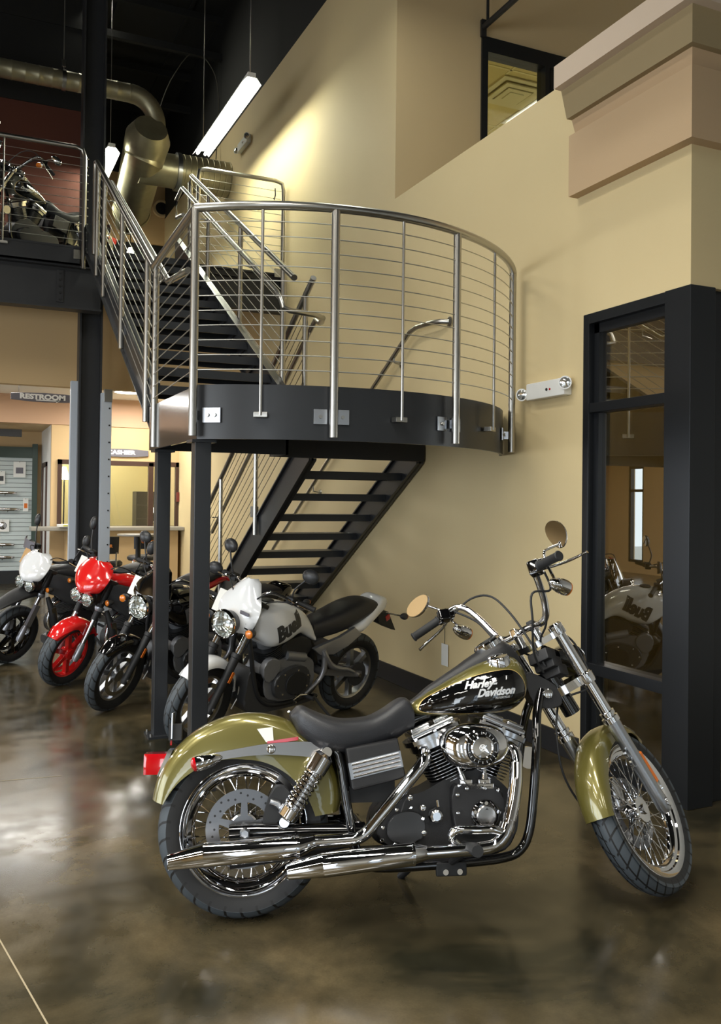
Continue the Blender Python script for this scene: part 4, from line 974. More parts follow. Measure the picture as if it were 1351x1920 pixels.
def cast_wheel(parent, name, c, R, rim, w, tm, pre, rm, spk=6, disc_side=1, disc_r=0.16, twist=0.25):
    Mx = pre @ Matrix.Translation((c[0], 0, c[1])); hw = w/2
    half = [(rim-0.028, 0.0), (rim-0.026, hw*0.5), (rim-0.010, hw*0.62), (rim+0.006, hw*0.80), (rim+0.010, hw*0.72)]
    prof = half+[(r, -h) for r, h in half[::-1][:-1]]
    b = B().lathe(prof, (0, 0, 0), (0, 1, 0), 64, closed=True)
    for k in range(spk):
        a = 2*pi*k/spk; u = V((cos(a), 0, -sin(a))); v = V((sin(a), 0, cos(a)))
        b.prism([(-0.022, 0.03), (0.022, 0.03), (0.016+twist*0.06, rim*0.6), (0.030+twist*0.08, rim-0.022), (-0.014+twist*0.08, rim-0.022), (-0.016+twist*0.06, rim*0.6)], (0, 0, 0), u, v, -hw*0.34, hw*0.34, 0.004)
    b.lathe([(0, -hw*0.8), (0.045, -hw*0.75), (0.05, -hw*0.3), (0.05, hw*0.3), (0.045, hw*0.75), (0, hw*0.8)], (0, 0, 0), (0, 1, 0), 28)
    wh = obj(name, b, rm, parent, 30, Mx)
    tyre(R, rim, w, tm, wh)
    if disc_r:
        y = disc_side*hw*0.9
        obj('brake_disc', B().lathe([(disc_r*0.80, -0.0025), (disc_r, -0.0025), (disc_r, 0.0025), (disc_r*0.80, 0.0025)], (0, y, 0), (0, 1, 0), 48, closed=True), M['chrome_soft'], wh, 20)
    return wh
def fork_leg(parent, m_lo, m_up, wb, rc, rake, w, l_lo, l_up, r_lo, r_up, pre, seal=True):
    d = V((-sin(rake), 0, cos(rake))); p = V((wb, w, rc)); q = BW()
    D = lambda t, da=0: (wb-t*sin(rake)+da*cos(rake), w, rc+t*cos(rake)+da*sin(rake))
    q.tube([D(-0.035), D(-0.01), D(0.05), D(l_lo*0.72), D(l_lo)], [r_lo*0.8, r_lo*1.02, r_lo*0.92, r_lo, r_lo*1.06], 20)
    s_ = obj('fork_slider', q, m_lo, parent, 40, pre)
    q = BW().tube([D(l_lo), D(l_up)], r_up, 20); t_ = obj('fork_tube', q, m_up, parent, 40, pre)
    if seal:
        q = BW(); q.tube([D(l_lo-0.012), D(l_lo-0.010), D(l_lo+0.012), D(l_lo+0.014)], [r_lo*1.05, r_lo*1.22, r_lo*1.22, r_lo*1.02], 20); q.tube([D(l_lo+0.02), D(l_lo+0.022), D(l_lo+0.036), D(l_lo+0.038)], [r_up, r_lo*1.1, r_lo*1.1, r_up], 20)
        obj('fork_collar', q, M['chrome'], s_, 40)
    return s_, t_, D
def ufender(parent, name, m, c, tab_out, tab_in, hw, t0, t1, pre=None, n=40, taper=None, crown=0.35):
    b = BW(); R = []
    for i in range(n+1):
        th = t0+(t1-t0)*i/n; ro, ri = lerp_tab(tab_out, th), lerp_tab(tab_in, th); a = radians(th); h = hw*(lerp_tab(taper, th) if taper else 1)
        sec = [(-h, ri), (-h, ro-0.045*crown/0.35), (-h*0.93, ro-0.026*crown/0.35), (-h*0.72, ro-0.010*crown/0.35), (-h*0.4, ro-0.002), (0, ro), (h*0.4, ro-0.002), (h*0.72, ro-0.010*crown/0.35), (h*0.93, ro-0.026*crown/0.35), (h, ro-0.045*crown/0.35), (h, ri)]
        inn = [(w_*0.965 if abs(w_) == h else w_*0.95, r-(0 if j in (0, len(sec)-1) else 0.004)) for j, (w_, r) in enumerate(sec)][::-1]
        R.append([(c[0]+r*cos(a), w_, c[1]+r*sin(a)) for w_, r in sec+inn])
    b.loft(R)
    return obj(name, b, m, parent, 50, pre)
def mirror(parent, ctr, nrm, upv, rx, ry, stem, m_case, pre, pts=None):
    n_, u_ = V(nrm).normalized(), V(upv); u_ = (u_-n_*u_.dot(n_)).normalized(); s_ = u_.cross(n_)
    c = V(ctr); ring = pts or [(rx*cos(2*pi*k/28), ry*sin(2*pi*k/28)) for k in range(28)]
    P_ = lambda f, d: [tuple(c+s_*x*f+u_*y*f+n_*d) for x, y in ring]
    b = BW(); b.loft([P_(0.96, 0.0), P_(1.0, -0.004), P_(0.97, -0.016), P_(0.7, -0.030), P_(0.25, -0.036)])
    o = obj('mirror', b, m_case, parent, 45, pre)
    b = BW(); b.poly([tuple(c+s_*x*0.93+u_*y*0.93+n_*0.001) for x, y in ring]); obj('mirror_glass', b, M['mirror_glass'], o)
    b = BW(); b.tube(stem, 0.006, 10, sub=4); obj('mirror_stem', b, m_case, o, 45)
    return o
def bullet(parent, name, back, front, r, lens_m, pre, stem=None, shell='chrome'):
    """turn signal: chrome bullet from the lens end to the pointed end"""
    b0, f0 = V(back), V(front); ax = (f0-b0); L_ = ax.length; ax = V((ax.x, -ax.y, ax.z)).normalized(); o = TW(b0)
    prof = [(0.0, 0.0), (r*0.96, 0.0), (r, L_*0.10), (r*0.98, L_*0.35), (r*0.82, L_*0.62), (r*0.45, L_*0.9), (0.0, L_)]
    s_ = obj(name, B().lathe(prof, o, ax, 24), M[shell], parent, 40, pre)
    obj('lens', B().lathe([(r*0.93, 0.0), (r*0.90, -0.008), (r*0.5, -0.016), (0, -0.018)], o, ax, 24), lens_m, s_)
    if stem: obj('stem', BW().tube(stem, 0.006, 10), M['chrome'], s_)
    return s_
def headlamp(parent, ctr, ax, r, depth, pre, shell, ring='chrome'):
    o = TW(ctr); ax = TW(ax).normalized()
    h = obj('headlight', B().lathe([(0.0, -depth), (r*0.45, -depth*0.95), (r*0.82, -depth*0.6), (r, -0.01), (r, 0.004)], o, ax, 32), M[shell], parent, 45, pre)
    obj('trim_ring', B().lathe([(r*0.90, 0.006), (r*0.97, 0.014), (r*1.03, 0.006), (r*1.04, -0.012), (r*0.98, -0.014)], o, ax, 36, closed=True), M[ring], h)
    obj('reflector_bowl', B().lathe([(r*0.9, 0.004), (r*0.8, -0.02), (r*0.5, -0.05), (r*0.16, -0.06), (0.0, -0.06)], o, ax, 32), M['lamp_glass'], h)
    obj('bulb_shield', B().lathe([(r*0.14, -0.055), (r*0.14, -0.015), (r*0.10, -0.008), (0.0, -0.006)], o, ax, 16), M['chrome'], h)
    obj('lens', B().lathe([(r*0.93, 0.006), (r*0.7, 0.014), (r*0.3, 0.019), (0, 0.02)], o, ax, 32), M['clear'], h)
    return h
def grip(parent, p0, p1, r, pre, m='rubber'):
    g = BW().tube([p0, V(p0).lerp(V(p1), 0.03), V(p0).lerp(V(p1), 0.06), V(p0).lerp(V(p1), 0.94), V(p0).lerp(V(p1), 0.97), p1], [r*1.18, r*1.2, r, r*0.98, r*1.15, r*1.0], 20)
    return obj('grip', g, M[m], parent, 40, pre)

# ---- the olive cruiser in front
def cruiser():
    root = bike_root('motorcycle', 'olive green cruiser motorcycle with chrome twin exhausts parked in the foreground', (1.00723, 3.27594), -0.301286, 0.20009)
    I4 = Matrix.Identity(4); WB = 1.63; RK = 0.51878764
    ST = steer_mat(WB, 0.14511, RK, 0.77286, -0.008)
    wr = spoke_wheel(root, 'rear_wheel', (0, 0.328), 0.328, 0.235, 0.158, M['tire_rear'], I4, 0.056, -1, 0.146)
    wf_ = spoke_wheel(root, 'front_wheel', (WB, 0.331), 0.331, 0.262, 0.100, M['tire_front'], ST, 0.052, 1, 0.146)
    # rear fender
    to = [(8, .372), (14, .392), (25, .412), (45, .43), (70, .437), (90, .433), (120, .415), (145, .395), (163, .368)]
    ti = [(8, .275), (30, .262), (60, .257), (90, .258), (120, .282), (145, .308), (163, .322)]
    fd = ufender(root, 'rear_fender', M['olive'], (0, 0.328), to, ti, 0.098, 9, 161.5)
    obj('side_reflector', BW().prism([(0.085, 0.640), (0.205, 0.655), (0.205, 0.668), (0.085, 0.653)], (0, 0.098, 0), (1, 0, 0), (0, 0, 1), -0.004, 0.002), M['red_lens'], fd)
    obj('sticker', BW().prism([(0.045, 0.700), (0.105, 0.706), (0.110, 0.650), (0.080, 0.650)], (0, 0.0985, 0), (1, 0, 0), (0, 0, 1), -0.002, 0.0005), M['paper'], fd)
    # fender struts, tail lamp, rear signals, plate holder
    for w_, sd in ((0.104, 1), (-0.104, -1)):
        st_ = obj('fender_strut', BW().prism(outline([(-0.18, 0.602), (-0.02, 0.630), (0.09, 0.645), (0.21, 0.650), (0.29, 0.642), (0.333, 0.612), (0.31, 0.588), (0.21, 0.596), (0.104, 0.604), (0.0, 0.600), (-0.10, 0.588), (-0.17, 0.578)], 4), (0, w_, 0), (1, 0, 0), (0, 0, 1), -0.009, 0.009, 0.003), M['strut_steel'], root)
        for a, z in ((0.10, 0.625), (0.305, 0.612)):
            obj('strut_bolt', BW().tube([(a, w_+sd*0.008, z), (a, w_+sd*0.012, z), (a, w_+sd*0.018, z), (a, w_+sd*0.020, z)], [0.018, 0.018, 0.015, 0.008], 20), M['chrome'], st_)
        bullet(root, 'turn_signal', (-0.185, w_+sd*0.036, 0.578), (-0.085, w_+sd*0.022, 0.600), 0.029, M['red_lens'], I4)
    q = BW(); q.loft([[(x, w_*f, z) for w_, z in ((-0.055, 0.535), (0.055, 0.535), (0.062, 0.57), (0.055, 0.612), (-0.055, 0.612), (-0.062, 0.57))] for x, f in ((-0.300, 1.0), (-0.372, 0.98), (-0.386, 0.9))])
    tl = obj('tail_light', q, M['red_lens'], root, 30)
    obj('lamp_base', BW().loft([[(x-(z-0.57)*-0.42, w_, z) for w_, z in ((-0.058, 0.53), (0.058, 0.53), (0.064, 0.57), (0.058, 0.625), (-0.058, 0.625), (-0.064, 0.57))] for x in (-0.318, -0.300)]), M['chrome'], tl, 30)
    pb = obj('plate_bracket', BW().box((-0.272, 0, 0.690), (0.05, 0.07, 0.06)), M['black_flat'], root)
    obj('plate', BW().box((-0.283, 0, 0.715), (0.006, 0.10, 0.10), None, 0.002), M['chrome_soft'], pb)
    obj('plate_reflector', BW().box((-0.287, 0, 0.652), (0.006, 0.05, 0.022)), M['red_lens'], pb)
    # seat
    tt = smooth_tab([(0.178, 0.752), (0.20, 0.778), (0.223, 0.784), (0.26, 0.768), (0.31, 0.748), (0.385, 0.730), (0.495, 0.737), (0.56, 0.768), (0.605, 0.798), (0.64, 0.810), (0.662, 0.795), (0.67, 0.77)])
    tb = smooth_tab([(0.178, 0.735), (0.20, 0.676), (0.288, 0.612), (0.37, 0.592), (0.496, 0.612), (0.60, 0.645), (0.67, 0.685)])
    tw = smooth_tab([(0.178, 0.085), (0.21, 0.13), (0.28, 0.155), (0.36, 0.155), (0.48, 0.128), (0.58, 0.105), (0.67, 0.085)])
    se = obj('seat', sloft(tt, tb, tw, 0.178, 0.67, 34, 28, 3.2, 3.2, 0.60), M['leather'], root, 70)
    obj('seat_stud', BW().ell((0.172, 0.03, 0.760), (0.008, 0.008, 0.008), 10, 8), M['chrome'], se)
    # fuel tank with console, black panel, pinstripe and lettering
    tt = smooth_tab([(0.650, 0.765), (0.67, 0.790), (0.74, 0.835), (0.867, 0.905), (0.96, 0.952), (1.04, 0.976), (1.10, 0.968), (1.135, 0.925), (1.152, 0.87)])
    tb = smooth_tab([(0.650, 0.752), (0.69, 0.738), (0.80, 0.733), (0.927, 0.735), (1.03, 0.742), (1.08, 0.755), (1.128, 0.792), (1.152, 0.85)])
    tw = smooth_tab([(0.650, 0.045), (0.68, 0.078), (0.74, 0.103), (0.85, 0.135), (0.95, 0.152), (1.04, 0.156), (1.10, 0.142), (1.135, 0.105), (1.152, 0.05)])
    tk = obj('fuel_tank', sloft(tt, tb, tw, 0.650, 1.152, 40, 36, 2.5, 3.0, 0.42), M['olive'], root, 70)
    tr = bvh_of(tk)
    pan = [(0.688, 0.772), (0.712, 0.806), (0.770, 0.840), (0.841, 0.873), (0.93, 0.906), (1.02, 0.924), (1.07, 0.920), (1.105, 0.886), (1.118, 0.845), (1.108, 0.797), (1.066, 0.765), (0.98, 0.750), (0.88, 0.745), (0.76, 0.747), (0.702, 0.755)]
    pan = [(x, 0.745+(z-0.745)*0.93) for x, z in pan]; cx, cz = 0.92, 0.82
    grow = lambda f: outline([(cx+(x-cx)*f, cz+(z-cz)*f*1.012) for x, z in pan], 5)
    for sd in ((0, -1, 0), (0, 1, 0)):
        fl = sd[1] > 0
        patch('pinstripe', grow(1.022), tr, 0.0012, M['gold_line'], tk, sd)
        patch('side_panel', grow(1.0), tr, 0.0026, M['gloss_black'], tk, sd)
        decal_text('tank_lettering', 'Harley-', (0.132, 0.040), (0.930, 0.855), 0.09, tr, M['silver_letter'], tk, sd, 0.004, 0.5, 0.0035, fl)
        decal_text('tank_lettering', 'Davidson', (0.158, 0.032), (0.990, 0.829), 0.09, tr, M['silver_letter'], tk, sd, 0.004, 0.5, 0.0035, fl)
        decal_text('tank_lettering', 'MOTORCYCLES', (0.060, 0.008), (1.015, 0.806), 0.09, tr, M['silver_letter'], tk, sd, 0.0, 0.3, 0.0035, fl)
    tt = smooth_tab([(0.655, 0.790), (0.74, 0.852), (0.867, 0.930), (0.96, 0.990), (1.03, 1.030), (1.075, 1.030), (1.12, 0.985), (1.15, 0.93)])
    tb = [(0.655, 0.74), (0.9, 0.86), (1.05, 0.93), (1.15, 0.86)]
    tw = smooth_tab([(0.655, 0.030), (0.74, 0.038), (0.867, 0.050), (0.96, 0.066), (1.04, 0.074), (1.10, 0.064), (1.15, 0.05)])
    co = obj('dash_console', sloft(tt, tb, tw, 0.655, 1.15, 28, 24, 3.0), M['wrinkle'], root, 60)
    n_ = V((-0.52, 0, 0.85)).normalized(); c_ = V((1.005, 0, 1.022))
    obj('speedometer', B().lathe([(0.0, -0.02), (0.062, -0.02), (0.066, 0.004), (0.060, 0.012), (0.054, 0.008), (0.0, 0.008)], c_, n_, 36), M['chrome'], co, 40)
    obj('dial', B().lathe([(0.052, 0.009), (0.0, 0.010)], c_, n_, 32), M['black_flat'], co)
    for w_ in (0.098, -0.098):
        obj('filler_cap', B().lathe([(0.046, -0.025), (0.046, 0.006), (0.040, 0.016), (0.022, 0.020), (0.0, 0.021)], TW((1.020, w_, 0.955)), V((-0.30, -w_*3.0, 1)), 32), M['chrome'], tk, 40)
    # frame
    q = BW()
    for s_ in (-1, 1):
        q.tube([(1.215, s_*0.035, 0.83), (1.180, s_*0.07, 0.74), (1.160, s_*0.105, 0.61), (1.131, s_*0.115, 0.41), (1.108, s_*0.115, 0.29), (1.070, s_*0.115, 0.226), (1.005, s_*0.115, 0.200), (0.86, s_*0.115, 0.188), (0.55, s_*0.115, 0.180), (0.46, s_*0.12, 0.20), (0.42, s_*0.12, 0.27), (0.39, s_*0.12, 0.42), (0.36, s_*0.11, 0.60), (0.30, s_*0.10, 0.63)], 0.0185, 14, sub=3)
    q.tube([(1.30, 0, 0.855), (1.15, 0, 0.86), (0.80, 0, 0.76), (0.52, 0, 0.66), (0.38, 0, 0.60)], 0.028, 14, sub=3)
    q.tube([(0.36, -0.11, 0.60), (0.36, 0.11, 0.60)], 0.016, 12); q.tube([(0.46, -0.12, 0.20), (0.46, 0.12, 0.20)], 0.016, 12)
    fr = obj('frame', q, M['gloss_black'], root, 50)
    q = BW().prism(outline([(1.150, 0.900), (1.22, 0.880), (1.285, 0.835), (1.300, 0.775), (1.25, 0.755), (1.175, 0.780)], 4), (0, 0, 0), (1, 0, 0), (0, 0, 1), -0.045, 0.045, 0.006)
    nk = obj('steering_neck', q, M['wrinkle'], root, 50)
    obj('neck_bolt', BW().tube([(1.236, 0.044, 0.816), (1.236, 0.050, 0.816), (1.236, 0.062, 0.816), (1.236, 0.064, 0.816)], [0.022, 0.022, 0.019, 0.010], 20), M['chrome'], nk)
    obj('head_tube', BW().tube([(1.63+0.14511-0.845*sin(RK), 0, 0.845*cos(RK)), (1.63+0.14511-1.03*sin(RK), 0, 1.03*cos(RK))], 0.036, 20), M['gloss_black'], nk)
    # side cover box with ribbed plate
    sbx = obj('side_cover', BW().prism([(0.384, 0.625), (0.590, 0.655), (0.618, 0.516), (0.600, 0.505), (0.415, 0.466), (0.406, 0.475)], (0, 0.10, 0), (1, 0, 0), (0, 0, 1), -0.055, 0.05, 0.012), M['wrinkle'], root, 40)
    e1 = V((0.204, 0, 0.043)); 
    q = BW(); c0 = V((0.393, 0.152, 0.568)); dn = V((0.011, 0, -0.060))
    q.loft([[c0, c0+e1, c0+e1+dn, c0+dn], [c0+V((0, 0.006, 0)), c0+e1+V((0, 0.006, 0)), c0+e1+dn+V((0, 0.006, 0)), c0+dn+V((0, 0.006, 0))]])
    rp = obj('cover_plate', q, M['alu'], sbx)
    for k in range(4):
        a_ = c0+dn*(0.14+0.24*k)+V((0.012, 0.008, 0.003)); q = BW().tube([a_, a_+e1*0.90], 0.0042, 8); obj('rib', q, M['chrome_soft'], rp)
    obj('side_cover', BW().prism([(0.384, 0.625), (0.590, 0.655), (0.618, 0.516), (0.415, 0.466)], (0, -0.10, 0), (1, 0, 0), (0, 0, 1), -0.05, 0.055, 0.012), M['wrinkle'], root, 40)
    obj('battery_box', BW().box((0.49, 0, 0.52), (0.20, 0.10, 0.22)), M['black_flat'], root)
    # swingarm, brake, shocks
    q = BW()
    for s_ in (-1, 1): q.tube([(-0.055, s_*0.105, 0.322), (0.05, s_*0.105, 0.325), (0.22, s_*0.11, 0.325), (0.46, s_*0.10, 0.318)], [0.030, 0.030, 0.024, 0.030], 12)
    q.tube([(0.44, -0.11, 0.318), (0.44, 0.11, 0.318)], 0.032, 14); q.tube([(0.30, -0.11, 0.322), (0.30, 0.11, 0.322)], 0.022, 12)
    sw = obj('swingarm', q, M['gloss_black'], root, 50)
    for s_ in (-1, 1): obj('axle_nut', BW().tube([(0.004, s_*0.130, 0.325), (0.004, s_*0.150, 0.325), (0.004, s_*0.160, 0.325)], [0.021, 0.021, 0.014], 6), M['alu'], sw, 20)
    q = BW().prism(outline([(0.070, 0.350), (0.105, 0.470), (0.150, 0.485), (0.185, 0.440), (0.165, 0.385), (0.120, 0.345)], 4), (0, 0.075, 0), (1, 0, 0), (0, 0, 1), -0.022, 0.028, 0.006)
    ca = obj('rear_caliper', q, M['black_flat'], root, 40)
    obj('caliper_badge', BW().tube([(0.098, 0.106, 0.432), (0.125, 0.106, 0.424), (0.146, 0.106, 0.398)], [0.013, 0.016, 0.012], 12), M['alu'], ca)
    obj('caliper_arm', BW().prism([(0.04, 0.335), (0.075, 0.325), (0.165, 0.395), (0.145, 0.42)], (0, 0.06, 0), (1, 0, 0), (0, 0, 1), -0.012, 0.03, 0.004), M['black_flat'], ca)
    for w_ in (0.142, -0.142):
        p0, p1 = V((0.312, w_, 0.612)), V((0.150, w_, 0.362)); d_ = p1-p0
        sk = obj('shock', BW().tube([p0+d_*0.02, p0+d_*0.98], 0.013, 14), M['chrome'], root)
        obj('upper_cover', BW().tube([p0+d_*0.03, p0+d_*0.07, p0+d_*0.28, p0+d_*0.30], [0.026, 0.040, 0.042, 0.036], 24), M['chrome'], sk)
        obj('lower_cover', BW().tube([p0+d_*0.80, p0+d_*0.82, p0+d_*0.94, p0+d_*0.97], [0.036, 0.042, 0.040, 0.026], 24), M['chrome'], sk)
        ax_ = d_.normalized(); e_ = ax_.orthogonal().normalized(); f_ = ax_.cross(e_); L_ = d_.length
        pts = [p0+ax_*L_*(0.29+0.52*i/108)+(e_*cos(2*pi*9*i/108)+f_*sin(2*pi*9*i/108))*0.0345 for i in range(109)]
        obj('spring', BW().tube(pts, 0.0072, 8), M['chrome'], sk)
        for pp in (p0, p1): obj('eye', BW().tube([pp+V((0, -0.02, 0)), pp+V((0, 0.02, 0))], 0.019, 16), M['chrome'], sk)
    # engine
    q = BW(); q.prism(outline([(0.60, 0.30), (0.62, 0.42), (0.70, 0.45), (0.80, 0.50), (0.89, 0.53), (0.98, 0.50), (1.06, 0.42), (1.075, 0.32), (1.02, 0.22), (0.85, 0.195), (0.66, 0.205)], 4), (0, 0, 0), (1, 0, 0), (0, 0, 1), -0.085, 0.085, 0.01)
    en = obj('engine', q, M['wrinkle'], root, 40)
    fm, em = M['black_flat'], M['chrome_soft']
    for nm, base, tilt in (('rear', (0.835, 0.475), 0.40), ('front', (0.945, 0.480), -0.40)):
        d_ = V((-sin(tilt), 0, cos(tilt))); s_ = V((cos(tilt), 0, sin(tilt))); bp = V((base[0], 0, base[1]))
        q = BW(); q.tube([bp-d_*0.04, bp+d_*0.20], 0.062, 24); cyl_ = obj('cylinder', q, fm, en)
        q = BW(); r = BW()
        def slab(bb, h, t_, k):
            c_ = bp+d_*h; P4 = outline([(-k, -k), (k, -k), (k, k), (-k, k)], 5)
            bb.loft([[tuple(c_+s_*x+V((0, y, 0))) for x, y in P4], [tuple(c_+d_*t_+s_*x+V((0, y, 0))) for x, y in P4]])
        for i in range(12):
            k = 0.066+0.010*min(1.0, i/5)
            slab(q, 0.005+i*0.0128, 0.0045, k); slab(r, 0.0062+i*0.0128, 0.0020, k+0.0012)
        obj('cooling_fins', q, fm, cyl_, 40); obj('fin_edges', r, em, cyl_, 40)
        hd = bp+d_*0.165
        q = BW()
        for z0, z1, ww, ll in ((0.0, 0.03, 0.078, 0.088), (0.032, 0.052, 0.088, 0.100)):
            P4 = outline([(-ll, -ww), (ll, -ww), (ll, ww), (-ll, ww)], 4)
            q.loft([[tuple(hd+d_*z0+s_*x+V((0, y, 0))) for x, y in P4], [tuple(hd+d_*z1+s_*x+V((0, y, 0))) for x, y in P4]])
        q2 = BW(); q2.box((0, 0, 0), (0.001, 0.001, 0.001))
        Rm = Matrix((s_, V((0, 1, 0)), d_)).transposed()
        q.box(tuple(hd+d_*0.068), (0.190, 0.165, 0.026), Rm, 0.009); q.box(tuple(hd+d_*0.087+s_*(-0.045)), (0.085, 0.13, 0.02), Rm, 0.008); q.box(tuple(hd+d_*0.087+s_*0.05), (0.075, 0.13, 0.02), Rm, 0.008)
        rc = obj('rocker_cover', q, M['chrome_soft'], en, 35)
        for x in (-0.085, 0.0, 0.085): obj('cover_bolt', BW().tube([hd+d_*0.055+s_*x+V((0, 0.088, 0)), hd+d_*0.055+s_*x+V((0, 0.094, 0))], 0.007, 8), M['chrome'], rc)
        pr_ = BW(); pa = V((0.862 if tilt > 0 else 0.935, 0.115, 0.470))
        pz = V((0.80 if tilt > 0 else 0.955, 0.085, 0.64))
        pr_.tube([pa, pa.lerp(pz, 0.25), pa.lerp(pz, 0.26), pz], [0.013, 0.013, 0.0085, 0.0085], 14)
        obj('pushrod_tube', pr_, M['chrome'], en)
        tb_ = BW().box((pa.x, 0.105, 0.466), (0.075, 0.05, 0.024), Matrix.Rotation(0.30 if tilt > 0 else -0.30, 3, 'Y').inverted() if False else None, 0.004)
        tb_.box((pa.x, 0.105, 0.484), (0.05, 0.04, 0.02), None, 0.004)
        obj('tappet_block', tb_, M['chrome'], en)
    # cam cover with round timer cover
    cc = obj('cam_cover', BW().prism(outline([(0.805, 0.460), (0.845, 0.478), (0.895, 0.470), (0.955, 0.478), (1.000, 0.450), (1.008, 0.40), (1.000, 0.330), (0.97, 0.298), (0.90, 0.292), (0.835, 0.300), (0.805, 0.335)], 3), (0, 0.10, 0), (1, 0, 0), (0, 0, 1), -0.03, 0.036, 0.010), M['wrinkle'], en, 40)
    for a, z in ((0.822, 0.440), (0.860, 0.462), (0.930, 0.462), (0.985, 0.452), (0.822, 0.372), (0.985, 0.37), (0.83, 0.315)):
        obj('cover_bolt', BW().tube([(a, 0.136, z), (a, 0.141, z), (a, 0.142, z)], [0.0075, 0.0075, 0.004], 10), M['chrome'], cc)
    tm_ = obj('timer_cover', BW().tube([(0.932, 0.136, 0.360), (0.932, 0.140, 0.360), (0.932, 0.146, 0.360), (0.932, 0.147, 0.360)], [0.058, 0.058, 0.052, 0.046], 36), M['gloss_black'], cc, 40)
    obj('timer_badge', BW().tube([(0.932, 0.147, 0.360), (0.932, 0.149, 0.360), (0.932, 0.153, 0.360), (0.932, 0.1535, 0.360), (0.932, 0.1505, 0.360), (0.932, 0.151, 0.360)], [0.040, 0.040, 0.035, 0.024, 0.022, 0.001], 36), M['strut_steel'], cc, 30)
    for k in range(5):
        a = 2*pi*k/5+pi/2; obj('cover_bolt', BW().tube([(0.932+0.047*cos(a), 0.145, 0.360+0.047*sin(a)), (0.932+0.047*cos(a), 0.152, 0.360+0.047*sin(a))], 0.007, 8), M['chrome'], cc)
    # transmission
    gx = obj('gearbox', BW().prism(outline([(0.525, 0.375), (0.60, 0.425), (0.67, 0.440), (0.735, 0.405), (0.765, 0.35), (0.75, 0.275), (0.68, 0.245), (0.58, 0.247), (0.515, 0.285), (0.505, 0.33)], 4), (0, 0, 0), (1, 0, 0), (0, 0, 1), -0.08, 0.112, 0.012), M['wrinkle'], root, 40)
    obj('side_cover', BW().prism(outline([(0.545, 0.300), (0.56, 0.352), (0.60, 0.375), (0.66, 0.376), (0.690, 0.350), (0.692, 0.300), (0.67, 0.272), (0.58, 0.268)], 5), (0, 0.112, 0), (1, 0, 0), (0, 0, 1), -0.002, 0.016, 0.006), M['graphite'], gx, 40)
    for a, z, r in ((0.638, 0.432, 0.011), (0.640, 0.395, 0.0075), (0.585, 0.388, 0.0075), (0.688, 0.392, 0.012), (0.687, 0.352, 0.0075), (0.690, 0.300, 0.010), (0.530, 0.325, 0.0075), (0.525, 0.28, 0.0075), (0.575, 0.262, 0.0075), (0.645, 0.262, 0.0075)):
        obj('cover_bolt', BW().tube([(a, 0.112, z), (a, 0.121, z), (a, 0.123, z)], [r, r, r*0.6], 10), M['chrome'], gx)
    obj('filler_plug', BW().tube([(0.738, 0.112, 0.362), (0.738, 0.122, 0.362), (0.738, 0.136, 0.362), (0.738, 0.139, 0.362)], [0.030, 0.026, 0.025, 0.017], 8), M['chrome_soft'], gx, 20)
    obj('shift_rod', BW().tube([(0.744, 0.118, 0.42), (0.748, 0.118, 0.395)], 0.006, 8), M['chrome'], gx)
    obj('primary_cover', BW().prism(outline([(0.50, 0.30), (0.55, 0.40), (0.75, 0.41), (0.93, 0.42), (1.03, 0.35), (0.98, 0.25), (0.75, 0.225), (0.56, 0.225)], 5), (0, -0.12, 0), (1, 0, 0), (0, 0, 1), -0.045, 0.045, 0.014), M['wrinkle'], root, 40)
    obj('oil_tank', BW().box((0.56, 0, 0.20), (0.22, 0.16, 0.06), None, 0.015), M['wrinkle'], root)
    # air cleaner: chrome oval with black slotted ring and medallion
    oc = V((0.893, 0, 0.622)); 
    def oval(fx, w_, n=44): return [(oc.x+0.134*fx*math.copysign(abs(cos(2*pi*k/n))**0.86, cos(2*pi*k/n)), w_, oc.z+(0.083*fx+0.004)*math.copysign(abs(sin(2*pi*k/n))**0.92, sin(2*pi*k/n))) for k in range(n)]
    ac = obj('air_cleaner', BW().loft([oval(0.94, 0.125), oval(1.0, 0.140), oval(1.0, 0.165), oval(0.97, 0.184), oval(0.88, 0.202), oval(0.74, 0.214), oval(0.56, 0.220), oval(0.3, 0.222)]), M['chrome'], root, 60)
    rc_ = V((0.905, 0, 0.620))
    def disc(nm, prof, m, ang=40): return obj(nm, B().lathe(prof, TW((rc_.x, 0.210, rc_.z)), (0, -1, 0), 48), m, ac, ang)
    disc('outer_ring', [(0.071, 0.0), (0.071, 0.016), (0.066, 0.020), (0.063, 0.014)], M['chrome'])
    disc('slot_ring', [(0.064, 0.012), (0.060, 0.015), (0.047, 0.016), (0.044, 0.012)], M['gloss_black'])
    disc('medallion', [(0.046, 0.010), (0.045, 0.022), (0.040, 0.025), (0.037, 0.019), (0.020, 0.021), (0.0, 0.0225)], M['chrome'])
    q = B()
    for k in range(40):
        a = 2*pi*k/40
        if k % 20 in (0, 1, 19) or k % 2: continue
        q.box(TW((rc_.x+0.0545*cos(a), 0.2265, rc_.z+0.0545*sin(a))), (0.009, 0.002, 0.0020), Matrix.Rotation(-a, 3, 'Y'))
    obj('ring_marks', q, M['silver_letter'], ac)
    q = B()
    q.lathe([(0.013, 0.022), (0.013, 0.025), (0.010, 0.025), (0.010, 0.022)], TW((rc_.x, 0.210, rc_.z)), (0, -1, 0), 20, closed=True)
    q.box(TW((rc_.x, 0.234, rc_.z)), (0.016, 0.003, 0.005), Matrix.Rotation(0.6, 3, 'Y')); q.box(TW((rc_.x, 0.234, rc_.z)), (0.005, 0.003, 0.016), Matrix.Rotation(0.6, 3, 'Y'))
    obj('emblem', q, M['white_gloss'], ac)
